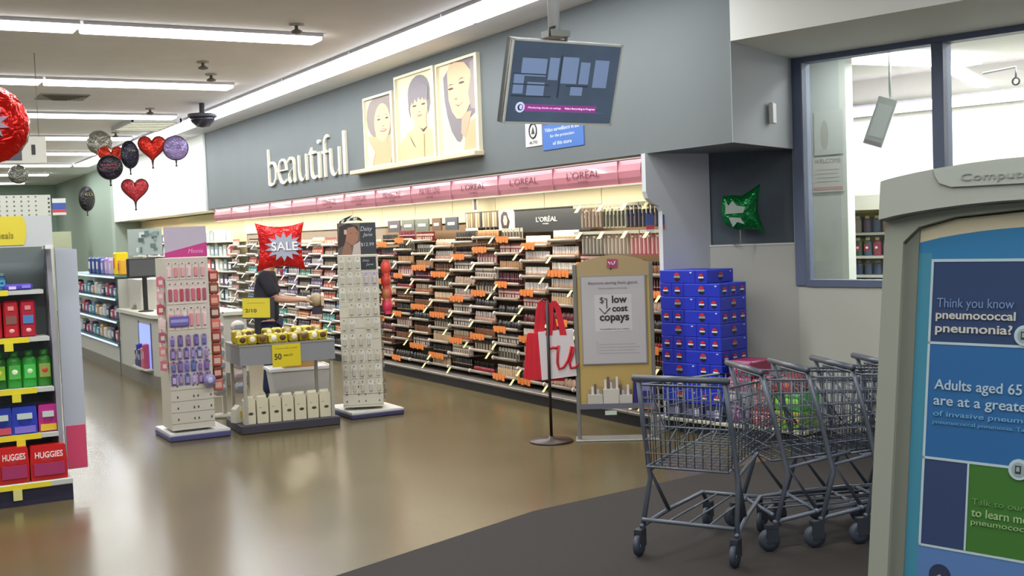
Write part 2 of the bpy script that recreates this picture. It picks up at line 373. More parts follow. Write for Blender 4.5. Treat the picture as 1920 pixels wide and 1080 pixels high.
# ------------------------------------------------------------------ cosmetics gondola
DECK=.13
brn=M('5b4c40',.7); rail=M('85796a',.35); railw=M('c9c4bc',.4); railn=M('a09282',.35); knob=M('e6e0d4',.3)
yel=M('e6de88',.5); ora=M('e6843c',.5); creamp=M('ddd6b6',.55)
ZR=[.20,.37,.54,.71,.88,1.05,1.22,1.39,1.56,1.73]
BAYS=[8.66,9.02]+[9.02+1.155*(i+1) for i in range(12)]
bayname=['narrow bay at the white end panel']+[f'{n} bay from the white end panel' for n in ('second','third','fourth','fifth','sixth','seventh','eighth','ninth','tenth','eleventh','twelfth','farthest')]
kickm=M('0c0a10',.6); deckm=M('6e6862',.4)
MODS=[]
for bi in range(len(BAYS)-1):
    ya,yb=BAYS[bi],BAYS[bi+1]; Lb=yb-ya
    far = ya>15.5
    t=thing('cosmetics_shelving',f'cosmetics shelving unit with short shelves, {bayname[bi]}','shelving',(WX,(ya+yb)/2,0),R(-90),'bays of the cosmetics wall')
    # local: x = -(y - yc), y = x - WX
    h=Lb/2
    m=MB(); m.box(-h,h,.015,.68,0,DECK-.03,kickm); m.build('kick_base',t)
    m=MB(); m.box(-h,h,.0,.68,DECK-.03,DECK,deckm,bev=.006); m.build('base_deck',t)
    m=MB(); m.box(-h,h,.6,.66,DECK,1.98, M('8a7258',.8) if not far else M('8a8078',.8)); m.build('back_panel',t)
    m=MB(); m.box(-h+.006,h-.006,.56,.60,1.98,2.46,creamp); m.build('light_panel',t)
    m=MB(); m.prismx([(.0,2.245),(-.02,2.30),(-.028,2.36),(-.02,2.42),(.0,2.47),(.015,2.47),(-.005,2.42),(-.012,2.36),(-.005,2.30),(.015,2.245)],-h,h,M('c4808a',.28,coat=.3)); 
    m.box(-h,-h+.006,-.031,.0,2.25,2.46,M('a8707a')); m.build('canopy_valance',t)
    m=MB(); m.box(-h,h,-.01,.03,2.23,2.245,M('cfc9b0')); m.box(-h,h,-.01,.03,2.468,2.478,M('b7a9a6')); m.build('canopy_rail',t)
    txt={1:"L'ORÉAL",2:"L'ORÉAL",3:"L'ORÉAL",4:"MAYBELLINE",5:"MAYBELLINE",6:"COVERGIRL",7:"COVERGIRL"}.get(bi)
    if txt:
        m=MB(); m.text(txt,-.3,.28,2.335,2.42,-.03,M('5a2c38' if bi<4 else '8a4c58'),.002,bold=-.022); m.text('PARIS' if bi<4 else 'NEW YORK',-.1,.08,2.29,2.31,-.028,M('7a4550'),.002)
        m.build('lettering',t)
    halves = [( -h, h)] if Lb<.5 else [(-h,0),(0,h)]
    for hi,(xa,xb) in enumerate(halves):
        mi=len(MODS); off=[0,.085,.03,-.05][mi%4] if not far else [0,.03][mi%2]
        rows=[]
        for r,z in enumerate(ZR[:8] if bi<=1 else ZR):
            zz=z+off*(1 if r>0 else 0)
            dp=.17+.012*(9-r)   # shelf depth grows toward the floor
            fy=.42-dp
            zz=min(zz,1.78)
            s=MB(); s.box(xa+.012,xb-.012,fy,.6,zz-.012,zz,M('847464',.6) if not far else railw)
            rm=rail if (mi+r)%3 else railn
            if far: rm=railw
            s.tube([(xa+.02,fy-.012,zz+.004),(xb-.02,fy-.012,zz+.004)],.019 if not far else .017,rm,8)
            so=s.build('shelf',t)
            if (mi*7+r*5)%3==0 and not far:
                s=MB(); nt_=4+(mi+r)%3
                for j_ in range(nt_): s.box(xa+.05+j_*.072,xa+.05+j_*.072+.06,fy-.036-.001*(j_%2),fy-.034,zz-.034-.008*(j_%2),zz+.034,ora)
                s.box(xa+.05,xa+.05+nt_*.072,fy-.034,fy-.032,zz-.004,zz+.024,ora); s.build('promotion_strip',so)
            elif not far:
                s=MB(); s.ell((xa+.02,fy-.014,zz+.004),(.014,.026,.024),knob,8,6); s.build('end_cap',so)
            if (not far and bi<6 and (mi+r)%2==0) or (far and (mi+r)%2==0):
                k=MB(); px=xb-.04 if (mi+r)%4 else xa+.1
                k.box(-.021,.021,-.10,0,-.001,.001,yel if not far else M('e9e6da'),TR(px,fy-.02,zz+.012,rx=R(50)))
                k.build('price_tag',so)
            rows.append((r,zz,fy))
        MODS.append((bi,hi,t,(ya+yb)/2,xa,xb,rows,far))
for bi in (0,1):
    t=[q for q in MODS if q[0]==bi][0][2]; yc=(BAYS[bi]+BAYS[bi+1])/2; h=(BAYS[bi+1]-BAYS[bi])/2
    for rr,z in enumerate((1.80,2.065)):
        m=MB(); m.box(-h+.01,h-.01,.20,.215,z-.012,z+.018,M('c4c0a8',.5)); 
        for k in range(int(h/.06)): m.tube([(-h+.05+k*.115,.21,z-.004),(-h+.05+k*.115,.56,z-.004)],.004,M('8a8a88'),5)
        so=m.build('peg_bar',t)
        for k in range(1 if bi==0 else 3):
            m=MB(); m.box(-.03,.03,-.085,0,-.001,.001,yel,TR(-h+.16+k*.4,.19,z+.01,rx=R(50))); m.build('price_tag',so)
hm={}
for rr,z in enumerate((1.795,2.06)):
    for k in range(21):
        y=8.72+k*.066
        if y>10.12: break
        f=(y-8.72)/1.4
        if rr: c,c2,w_=('2c2a30','6c6c7c','dark') if f<.4 else (('c8ccb4','4a4a40','pale green') if f<.66 else ('7c6658','b8a898','brown'))
        else: c,c2,w_=('a85058','d8b0a8','rose') if f<.35 else (('8c8070','c8bca8','taupe') if f<.7 else ('6c665c','b0a898','grey brown'))
        key=(c,k%2)
        if key not in hm:
            m=MB(); m.prism([(-.027,-.215),(.027,-.215),(.027,-.02),(.015,0),(-.015,0),(-.027,-.02)],0,.003,M(c,.5)); m.box(-.008,.008,-.016,0,-.20,-.05,M(c2,.35)); m.box(-.02,.02,-.003,0,-.045,-.025,M('d0c8b8' if k%2 else '8a8078')); hm[key]=m.build('x').data; bpy.data.objects.remove(bpy.data.objects['x'])
        for dd in (0,):
            o=bpy.data.objects.new('hanging_brush_pack',hm[key]); COL.objects.link(o); o.location=(WX+.235,y,z); o.rotation_euler=(0,0,R(-90)+random.uniform(-.15,.15))
            tag(o,f'{w_} carded brush pack hanging on the {["lower","upper"][rr]} peg bar by the white end panel','brush pack',f'{w_} packs on the {["lower","upper"][rr]} peg bar')
# last bay end
def wallpos(yc, lx, ly, z): return (WX+ly, yc-lx, z)

# end panel of the gondola
t=thing('gondola_end_panel','tall white end panel closing the cosmetics shelving beside the blue drink cartons','end panel',(6.236,8.62,0),0)
m=MB()
prof=[(0,2.5),(-.02,2.5),(-.02,2.16),(.0,2.10),(.06,2.05),(.12,2.03),(.15,1.98),(.15,.13),(.0,.13),(.0,0),(.70,0),(.70,2.5)]
m.prism(prof,-.03,.03,M('c2c5c8',.55)); m.build('panel',t)
m=MB(); m.box(.155,.17,-.035,-.03,1.86,1.95,M('3a4f8c')); m.box(.155,.17,-.035,-.03,1.82,1.86,M('c83a4a')); m.build('sticker',t)
t=thing('aisle_flag','small blue and red flag sign at the near end of the top cosmetics shelf','sign',(6.33,8.72,1.80),0)
m=MB(); m.box(-.03,.06,0,.004,.06,.16,M('4a5f9c')); m.box(-.03,.06,0,.004,.02,.06,M('c04a56')); m.box(-.03,.06,0,.004,-.0,.02,M('dcdcdc')); m.build('panel',t)

# --- products for the cosmetics wall, one template per kind and colour
def P_lipstick(c,c2):
    m=MB(); m.lathe([(.010,0),(.011,.003),(.011,.035),(.0095,.036),(.0095,.075),(.008,.078)],c2,8); m.lathe([(.0113,.0),(.0113,.034)],c,8); return m
def P_polish(c,c2):
    m=MB(); m.lathe([(.014,0),(.017,.004),(.017,.035),(.008,.045)],c,10); m.lathe([(.008,.045),(.009,.046),(.007,.085),(.005,.088)],c2,8); return m
def P_found(c,c2):
    m=MB(); m.lathe([(.016,0),(.018,.004),(.018,.065),(.013,.074)],c,10,sy=.7); m.lathe([(.012,.074),(.0125,.10),(.011,.103)],c2,8,sy=.8); return m
def P_masc(c,c2):
    m=MB(); m.lathe([(.008,0),(.0095,.004),(.0095,.06),(.0085,.062),(.0085,.115),(.006,.118)],c,8); m.lathe([(.0098,.05),(.0098,.06)],c2,8); return m
def P_comp(c,c2):
    m=MB(); m.lathe([(.027,-.006),(.030,-.003),(.030,.003),(.027,.006)],c,14,TR(0,0,.032,rx=R(80))); m.lathe([(.02,-.008),(.02,.0)],c2,12,TR(0,-.002,.032,rx=R(80))); m.box(-.02,.02,-.01,.012,0,.006,c); return m
def P_box(c,c2):
    m=MB(); m.box(-.024,.024,-.015,.015,0,.095,c); m.box(-.0242,.0242,-.0152,.0,.055,.075,c2); m.box(-.016,.016,-.0156,-.014,.015,.045,c2); return m
def P_card(c,c2):
    m=MB(); m.prism([(-.028,0),(.028,0),(.028,.12),(.02,.13),(-.02,.13),(-.028,.12)],0,.002,c); m.box(-.014,.014,-.014,0,.015,.085,c2); m.box(-.004,.004,-.003,0,.11,.118,M('222222')); return m
def P_lotion(c,c2):
    m=MB(); m.lathe([(.024,0),(.028,.006),(.028,.09),(.018,.105),(.010,.11)],c,10,sy=.6); m.lathe([(.011,.11),(.011,.132),(.009,.134)],c2,8); m.box(-.018,.018,-.0178,-.0165,.03,.075,c2); return m
KINDS={ # name: (builder, spacing, category, heights, palettes near, palettes far, words)
 'lipstick':(P_lipstick,.036,'lipstick',[('b08a68','e9dfd0','tan'),('7a2030','1a1818','dark red'),('c9a07c','c8c0b8','beige'),('a8643c','e0c8a0','copper')]),
 'nail_polish_bottle':(P_polish,.046,'nail polish',[('8c1c28','16120f','red'),('6a4a3a','1a1614','brown'),('b88c78','e8e0d8','nude'),('9c5a30','d8c8b0','amber')]),
 'foundation_bottle':(P_found,.050,'foundation',[('b98c62','1b1a1c','tan'),('d4b48c','d8cfc4','cream'),('84583a','1b1a1c','brown')]),
 'mascara_tube':(P_masc,.040,'mascara',[('1c1a20','c8a868','black'),('5c1626','caa','x'),('6a4428','d8b078','bronze')]),
 'compact_case':(P_comp,.074,'compact',[('25201f','6c5a4c','black'),('c8a890','7c5844','beige'),('6e2a30','2a1c1c','dark red')]),
 'cosmetic_carton':(P_box,.062,'carton',[('40383c','c4b8a8','dark grey'),('a8442c','e8c8a0','rust red'),('d8d0c0','7c6a5a','cream'),('6a2028','d0b0a0','maroon')]),
 'carded_product':(P_card,.070,'carded cosmetic',[('3a3636','b8a890','charcoal'),('8a5a4a','d0c0b0','brown'),('b06a6c','e0c8c0','pink'),('c8c8b8','5a5248','pale grey')]),
 'lotion_bottle':(P_lotion,.072,'bottle',[('2f8f6a','dfe6e0','green'),('3f6fa8','dfe6ea','blue'),('c8502c','eee0d0','orange'),('dcd8d0','8a7a9a','white'),('4aa8a0','e8eeea','teal'),('5a4470','ddd6e0','purple')]),
}
KINDS['mascara_tube'][3][1]=('5c1626','ccaaaa','wine')
TEMPL={}
def template(kind, ci):
    key=(kind,ci)
    if key in TEMPL: return TEMPL[key]
    b=KINDS[kind]; c,c2,_=b[3][ci]
    o=b[0](M(c,.3),M(c2,.35)).build(kind); me=o.data; bpy.data.objects.remove(o)
    TEMPL[key]=me; return me
COUNT={k:0 for k in KINDS}
rowword=['bottom','second','third','fourth','fifth','sixth','seventh','eighth','ninth','top']
def put_row(kind, ci, bi, hi, yc, xa, xb, r, zz, fy, sp=None):
    b=KINDS[kind]; me=template(kind,ci); sp=sp or b[1]
    n=int((xb-xa-.05)/sp); n=min(n,300-COUNT[kind])
    if n<=0: return False
    x0=(xa+xb)/2-(n-1)*sp/2
    half='' if xb-xa>.9 or BAYS[bi+1]-BAYS[bi]<.5 else (', left half' if hi==0 else ', right half')
    nm=kind.replace('_',' ')
    shape={'lipstick':'slim','nail_polish_bottle':'small','foundation_bottle':'squat','mascara_tube':'thin','compact_case':'round','cosmetic_carton':'small','carded_product':'flat','lotion_bottle':'tall'}[kind]
    lab=f'{shape} {b[3][ci][2]} {nm} on the {rowword[r]} shelf of the {bayname[bi]}{half}'
    if len(lab.split())>16: lab=f'{b[3][ci][2]} {nm} on the {rowword[r]} shelf, {bayname[bi]}{half}'
    lw=lab.split()
    if len(lw)>16: lab=' '.join(lw[:16])
    for k in range(n):
        o=bpy.data.objects.new(kind,me); COL.objects.link(o)
        dep=.045 if kind!='compact_case' else .05
        o.location=wallpos(yc, x0+k*sp, fy+dep+ (random.random()-.5)*.008, zz); o.rotation_euler=(0,0,R(-90)+ (random.random()-.5)*.12)
        h=.10 if kind=='lipstick' else .0
        s={'lipstick':1.4,'nail_polish_bottle':1.35,'foundation_bottle':1.25,'mascara_tube':1.1,'compact_case':1.6,'cosmetic_carton':1.25,'carded_product':.95,'lotion_bottle':.92}[kind]
        o.scale=(s,s,s)
        tag(o,lab,b[2],f'{b[3][ci][2]} {nm} row, {rowword[r]} shelf, {bayname[bi]}{half}')
    COUNT[kind]+=n
    return True
nearseq=['foundation_bottle','lipstick','compact_case','nail_polish_bottle','cosmetic_carton','mascara_tube','carded_product','foundation_bottle','compact_case','cosmetic_carton','nail_polish_bottle','mascara_tube']
farseq=['lotion_bottle','cosmetic_carton','lotion_bottle','carded_product','lotion_bottle','compact_case']
for mi,(bi,hi,t,yc,xa,xb,rows,far) in enumerate(MODS):
    for (r,zz,fy) in rows:
        seq=farseq if far else nearseq
        k0=random.randrange(len(seq))
        kind=seq[k0]
        if not far:
            if bi in (2,) and r>=6: kind='lipstick'
            elif bi==1 and r>=5: kind='cosmetic_carton' if r%2 else 'foundation_bottle'
        for tr in range(len(seq)+1):
            ncol=len(KINDS[kind][3]); ci=(mi*3+r*5+random.randrange(2))%ncol
            if kind=='lipstick' and bi==2: ci=0 if r%2 else 2
            if put_row(kind,ci,bi,hi,yc,xa,xb,r,zz,fy): break
            kind=seq[(k0+tr)%len(seq)]
# dark brand header and picture panels on top of the third and fourth bays
def wallthing(name,label,cat,y,z,xoff=.0,group=None): return thing(name,label,cat,(WX+xoff,y,z),R(-90),group)
t=wallthing('header_sign','long dark header board with white brand lettering above the third and fourth bays','sign',10.88,1.84,.36)
m=MB(); m.box(-.78,.78,0,.03,-.01,.24,M('34363a',.4)); m.box(-.80,.98,-.01,.03,.24,.252,M('1c1c1c')); m.build('panel',t)
m=MB(); m.text("L'ORÉAL",-.30,.14,.10,.165,-.001,M('e8e8e0'),.003); m.text('PARIS',-.16,-.04,.07,.085,-.001,M('c8c8c0'),.002); m.text('C',.66,.76,.11,.19,-.001,M('e8e8e0'),.003); m.build('lettering',t)
t=wallthing('model_picture','black and white model picture panel left of the dark header board','sign',11.86,1.86,.36,'picture panels above the cosmetics')
m=MB(); m.box(-.185,.185,0,.02,0,.23,M('c8c8cc')); m.build('panel',t)
m=MB(); m.prism([(-.1,.02),(.04,.02),(.08,.1),(.04,.16),(.02,.21),(-.06,.22),(-.12,.18),(-.13,.1)],-.003,0,M('3a2c2c')); m.prism([(-.05,.06),(.01,.06),(.03,.11),(.0,.17),(-.05,.17),(-.07,.11)],-.005,-.002,M('c8a898')); m.build('portrait_print',t)
for k,y in enumerate((12.26,12.69)):
    t=wallthing('swatch_panel',f'framed panel of beige swatches, {["right","left"][k]} one beside the model picture','sign',y,1.86,.36,'picture panels above the cosmetics')
    m=MB(); m.box(-.205,.205,0,.02,0,.235,M('3c3a3a')); m.build('panel',t)
    m=MB()
    for j in range(6): m.box(-.18+j*.061,-.134+j*.061,-.004,0,.05,.22,M(['b8a88c','8c7a60','a09070','6c5c48','c4b494','988468'][j]))
    m.box(-.195,.195,-.005,0,.01,.045,M('d0cec8')); m.build('swatch_print',t)
t=wallthing('small_ad_sign','tiny tall photo sign standing above the swatch panels','sign',12.62,2.10,.36)
m=MB(); m.box(-.06,.06,0,.01,0,.16,M('d0c8b8')); m.box(-.035,.035,-.003,0,.02,.15,M('2c2422')); m.build('panel',t)
for k,(y,w_,c) in enumerate([(13.25,.17,'3c4250'),(14.12,.2,'5c6460'),(14.57,.2,'5c6460'),(15.05,.2,'4a4450'),(13.68,.13,'5a4438')]):
    t=wallthing('brand_plate',f'small dark brand plate above the top shelf, {["nearest to the swatch panels","third from the swatch panels","fourth from the swatch panels","by the earring rack header","second from the swatch panels"][k]}','sign',y,1.89,.34,'brand plates above the shelves')
    m=MB(); m.box(-w_,w_,0,.02,0,.16,M(c)); m.build('plate',t)
    m=MB(); m.box(-w_*.6,w_*.6,-.003,0,.06,.10,M('a0a8a8')); m.build('lettering_band',t)

# far part of the wall behind the counter (beyond the makeup bays): two simple bays with larger goods
for bi,(ya,yb) in enumerate([(22.9,25.2),(25.2,27.5),(27.5,29.8),(29.8,32.1)]):
    nm=['nearest','second','third','farthest'][bi]
    t=thing('wall_shelving',f'pale wall shelving of packets behind the checkout, {nm} bay','shelving',(WX,(ya+yb)/2,0),R(-90),'wall shelving behind the checkout')
    h=(yb-ya)/2
    m=MB(); m.box(-h,h,.05,.68,0,.1,kickm); m.build('kick_base',t)
    m=MB(); m.box(-h,h,.6,.66,.1,2.45,M('d8cfa8',.8)); m.build('back_panel',t)
    for r in range(6):
        z=.35+r*.3
        m=MB(); m.box(-h+.02,h-.02,.25,.6,z-.02,z,M('d8d4c8')); m.build('shelf',t)
        for j in range(7):
            c=random.choice(['b8c0b8','7a8a86','c86a6a','3a4a5a','d8d0c4','8aa0a8','5c4a6a'])
            p=MB(); p.box(-.11,.11,-.03,.05,0,.2+.03*(j%2),M(c,.5)); p.box(-.08,.08,-.033,-.03,.05,.14,M('e6e2d8'))
            o=p.build('boxed_packet',loc=(WX+.33,(ya+yb)/2-(-h+.2+j*.31),z),rz=R(-90))
            tag(o,f'boxed packet on the {rowword[r]} shelf of the {nm} wall bay behind the checkout','packet',f'packets on the {rowword[r]} shelf of the {nm} wall bay behind the checkout')

# ------------------------------------------------------------------ soffit decoration
t=wallthing('lettering_sign','white raised lower-case letters reading beautiful on the grey soffit','sign',19.38,2.745,-.0)
word='beautiful'
tot=None
def tw(s):
    vs,_=text_geo(s,0.02,0,0); return (min(v[0] for v in vs),max(v[0] for v in vs),min(v[1] for v in vs),max(v[1] for v in vs))
full=tw(word); sx=3.58/(full[1]-full[0]); base=full[2]; sz=.63/(full[3]-base)
lm_=M('e4dfc8',.4)
for i,ch in enumerate(word):
    pre=tw(word[:i+1]); g=tw(ch); 
    xr=(pre[1]-full[0])*sx; wch=(g[1]-g[0])*sx
    m=MB(); m.text(ch,xr-wch,xr,(g[2]-base)*sz,(g[3]-base)*sz,0,lm_,.035,bold=-.02); m.build('letter',t)
t=wallthing('picture_ledge','long pale wooden ledge under the three portraits','ledge',13.54,2.71)
m=MB(); m.box(-1.88,1.88,-.13,0,0,.055,M('d3c8a6',.5),bev=.006); m.build('board',t)

skin=M('e0b48c',.6); skin2=M('d9a57c',.6); hairg=M('8d8078',.6); hairg2=M('7c7478',.6); line=M('4a3a34',.6); bgc=M('dcd2ae',.6); bgc2=M('c8c4a0',.6)
def ov(cx,cz,rx,rz,n=18,a0=0,a1=2*PI): return [(cx+rx*math.cos(a0+(a1-a0)*i/n),cz+rz*math.sin(a0+(a1-a0)*i/n)) for i in range(n if a1-a0>6.2 else n+1)]
def portrait(label, y0,y1,z0,z1, style):
    w_=y0-y1; h=z1-z0
    t=wallthing('portrait_picture',label,'picture',(y0+y1)/2,z0,-.0,'three portraits on the soffit')
    F=M('e2dabc',.4)
    m=MB(); d=.05
    m.box(-w_/2,-w_/2+.03,-d,0,0,h,F); m.box(w_/2-.06,w_/2,-d,0,0,h,F); m.box(-w_/2+.03,w_/2-.06,-d,0,h-.03,h,F); m.box(-w_/2+.03,w_/2-.06,-d,0,0,.03,F); m.build('frame',t)
    x0=-w_/2+.03; x1=w_/2-.06; W_=x1-x0; Z0=.03; Hh=h-.06
    def P(pts,lay,mat):
        q=[(x0+max(0,min(1,a))*W_, Z0+max(0,min(1,b))*Hh) for a,b in pts]; out=[]
        for p in q:
            if not out or (abs(p[0]-out[-1][0])+abs(p[1]-out[-1][1]))>1e-5: out.append(p)
        m.prism(out,-.015-lay*.0016,-.0145-lay*.0016+.0008,mat)
    m=MB(); m.box(x0,x1,-.0145,-.002,Z0,Z0+Hh,bgc)
    if style==0:
        P(ov(.58,.72,.56,.36),1,hairg); P([(0,0),(0,.40),(.12,.46),(.35,.42),(.5,.4),(.8,.42),(1,.38),(1,0)],2,skin2)
        P([(.35,.3),(.78,.3),(.8,.55),(.36,.55)],3,skin2)
        P(ov(.62,.62,.30,.28),4,skin); P([(.2,0),(.32,.2),(.12,.36),(.04,.44),(0,.4),(0,.0)],5,bgc)
        for ex in (.5,.8): P(ov(ex,.67,.06,.013,10),6,line); P([(ex-.09,.71),(ex,.725),(ex+.08,.71),(ex,.718)],6,line)
        P(ov(.66,.5,.12,.025,12),6,M('b8685c')); P(ov(.66,.505,.09,.008,12),7,M('efe6dc')); P([(.62,.57),(.66,.555),(.7,.57),(.66,.563)],6,line)
        P([(.9,.0),(1,.0),(1,.2),(.93,.08)],6,line)
    elif style==1:
        P(ov(.60,.78,.30,.20),1,hairg2); P([(.30,.8),(.31,.58),(.36,.48),(.4,.8)],2,hairg2); P([(.9,.8),(.9,.62),(.84,.5),(.78,.8)],2,hairg2)
        P([(0,0),(.02,.2),(.28,.33),(.5,.38),(.75,.38),(1,.26),(1,0)],3,M('dcc68c'))
        P([(.45,.3),(.8,.3),(.78,.5),(.48,.5)],4,skin); P(ov(.60,.59,.235,.175),5,skin)
        P([(.36,.62),(.36,.82),(.5,.88),(.7,.88),(.86,.82),(.85,.66),(.78,.70),(.76,.66),(.70,.71),(.66,.67),(.60,.72),(.55,.66),(.50,.71),(.45,.64),(.42,.68)],6,hairg2)
        for ex in (.49,.73): P(ov(ex,.625,.055,.011,10),7,line)
        P(ov(.62,.5,.07,.014,12),7,M('b87868')); P([(.57,.55),(.62,.54),(.66,.55),(.62,.546)],7,line)
        P([(.32,.3),(.42,.2),(.5,.12),(.44,.16),(.38,.22)],7,line); P([(.62,.36),(.7,.3),(.82,.36),(.7,.33)],7,line); P([(.7,.0),(.71,.28),(.73,.28),(.72,0)],7,M('a89060'))
    else:
        P([(.28,.95),(.12,.86),(.14,.6),(.2,.42),(.3,.24),(.44,.12),(.52,.1),(.58,.14),(.62,.25),(.8,.35),(1,.42),(1,1),(.35,1)],1,hairg2)
        P([(.62,0),(.66,.16),(.78,.3),(1,.36),(1,0)],2,skin2); P([(.56,.2),(.6,.42),(.85,.42),(.74,.25),(.66,.14)],3,M('c89c80'))
        P([(.24,.9),(.26,.6),(.34,.46),(.46,.37),(.58,.36),(.72,.42),(.84,.52),(.9,.7),(.86,.86),(.7,.97),(.45,1),(.3,.98)],4,skin)
        for ex,ez in ((.33,.715),(.62,.755)): P(ov(ex,ez,.075,.013,10),5,line); P([(ex-.1,ez+.03),(ex,ez+.055),(ex+.1,ez+.04),(ex,ez+.045)],5,line)
        P([(.42,.53),(.52,.5),(.66,.545),(.54,.515)],5,M('a85c50')); P([(.40,.6),(.46,.58),(.52,.6),(.46,.59)],5,line)
        P([(.78,.62),(.86,.8),(.84,.95),(1,.98),(1,.42),(.84,.45)],5,M('9a8c84'))
    m.build('portrait_print',t)
portrait('smallest left portrait, smiling woman with pinned-up hair, on the pale ledge',15.05,14.06,2.765,3.72,0)
portrait('middle portrait, woman with a fringe and high collar, on the pale ledge',13.98,12.81,2.765,3.87,1)
portrait('right portrait, long-haired woman tilting her head, on the pale ledge',12.75,11.69,2.765,3.86,2)
t=wallthing('security_notice','white and blue notice plate on the soffit below the television','sign',10.72,2.66)
m=MB(); m.box(0,.33,-.008,0,.06,.32,M('d4d2c8')); m.build('white_plate',t)
m=MB(); m.tube([(.16+.075*math.cos(a*PI/8),-.012,.22+.075*math.sin(a*PI/8)) for a in range(16)],.008,M('303438'),6,closed=True); m.prism([(.13,.19),(.19,.19),(.16,.26)],-.014,-.008,M('303438')); m.text('ALTO',.08,.24,.085,.115,-.008,M('303438'),.003); m.build('emblem',t)
m=MB(); m.box(.35,1.12,-.008,0,0,.26,M('3a68b0')); m.build('blue_plate',t)
m=MB(); m.box(.35,1.12,-.012,0,.26,.33,M('b0405a')); m.text('ATTENTION',.5,1.0,.275,.315,-.012,M('e8b0b8'),.003); m.build('red_band',t)
m=MB(); m.text('Video surveillance in use',.4,1.05,.18,.22,-.008,M('c8d4ea'),.003); m.text('for the protection',.5,.95,.11,.15,-.008,M('c8d4ea'),.003); m.text('of this store',.55,.9,.04,.08,-.008,M('c8d4ea'),.003); m.build('lettering',t)

# ------------------------------------------------------------------ television
t=thing('television','flat television in a silver frame hanging on a white ceiling pole','television',(3.955,6.31,2.765),R(3))
T=TR(0,0,0,rx=R(17)) @ Matrix.Scale(.915,4)
m=MB(); wv,hv=.455,.285
m.box(-wv,wv,-.0,.07,-hv,hv,M('2a2c2e',.5),T)
m.box(-wv,-wv+.012,-.012,.03,-hv,hv,M('c0c4b8',.3),T); m.box(wv-.012,wv,-.012,.03,-hv,hv,M('c0c4b8',.3),T)
m.box(-wv,wv,-.012,.03,hv-.014,hv,M('c0c4b8',.3),T); m.box(-wv,wv,-.012,.03,-hv,-hv+.014,M('c0c4b8',.3),T); m.build('housing',t)
def tvmat():
    mt=bpy.data.materials.new('mat_tv_screen'); mt.use_nodes=True; nt=mt.node_tree; b=nt.nodes['Principled BSDF']
    tc=nt.nodes.new('ShaderNodeTexCoord'); n=nt.nodes.new('ShaderNodeTexNoise'); n.inputs['Scale'].default_value=3.5; n.inputs['Detail'].default_value=3
    r=nt.nodes.new('ShaderNodeValToRGB'); r.color_ramp.elements[0].color=hexc('39434e'); r.color_ramp.elements[1].color=hexc('54657c')
    nt.links.new(tc.outputs['Object'],n.inputs['Vector']); nt.links.new(n.outputs['Fac'],r.inputs['Fac'])
    nt.links.new(r.outputs['Color'],b.inputs['Emission Color']); b.inputs['Emission Strength'].default_value=.85
    b.inputs['Base Color'].default_value=hexc('20242a'); b.inputs['Roughness'].default_value=.25
    return mt
m=MB(); m.box(-wv+.012,wv-.012,-.006,.0,-hv+.014,hv-.014,tvmat(),T); 
e1=M('6d7f9e',.3,emit=.6); e2=M('303a48',.4,emit=.5)
for (a,b_,c,d) in [(-.36,-.16,.04,.16),(-.14,-.06,.02,.17),(-.04,.1,-.0,.18),(.12,.2,.0,.15),(-.3,-.16,-.09,.0),(.24,.36,-.02,.17),(-.41,-.33,-.08,.05),(.06,.16,-.08,-.02)]:
    m.box(a,b_,-.008,-.0055,c,d,e1,T)
for (a,b_,c,d) in [(-.42,-.16,.05,.058),(-.42,-.12,-.02,-.012),(-.42,-.1,-.1,-.09),(.02,.2,-.02,-.01),(-.05,-.035,-.1,.19)]:
    m.box(a,b_,-.0095,-.0075,c,d,e2,T)
m.build('screen',t)
m=MB(); m.box(-.3,.3,-.009,-.006,-.195,-.15,M('8a3c84',.4,emit=.6),T); m.box(-.38,.38,-.0085,-.006,-.2,-.196,M('50607a',.4,emit=.5),T)
m.text('Monitoring checks on savings',-.27,.0,-.182,-.165,-.009,M('e8c8e8',.4,emit=.9),.001,T); m.text('Video Recording in Progress',.03,.29,-.182,-.165,-.009,M('f0e0f0',.4,emit=.9),.001,T); m.build('caption_bar',t)
m=MB(); m.prism(ov(-.335,-.172,.036,.036),-.011,-.006,M('b8bcdc',.4,emit=.8),T); m.prism(ov(-.335,-.172,.022,.022),-.0125,-.0105,M('3a4668',.4),T); m.prism(ov(-.332,-.170,.012,.016),-.014,-.012,M('b8bcdc',.4,emit=.8),T); m.build('caption_logo',t)
m=MB(); m.tube([(-.03,.04,.33),(-.03,.04,1.245)],.038,M('c4c6c4',.4),14); m.build('ceiling_pole',t)
m=MB(); m.box(-.09,.05,-.02,.10,.29,.33,M('8a9088',.4)); m.tube([(-.09,.0,.29),(-.09,.0,.34),(-.05,.0,.35)],.008,M('3a3c3a'),6); m.tube([(.06,.04,.2),(.06,.04,.33),(-.03,.04,.33)],.012,M('9aa098'),6); m.build('bracket',t)

# small sensor on the return wall
o=MB().box(-.05,.05,-.04,0,-.09,.09,M('d0d2cc',.5),bev=.01).build('motion_sensor',loc=(6.95,7.76,2.78),rz=R(28)); tag(o,'small white sensor box on the pale soffit return wall','sensor')

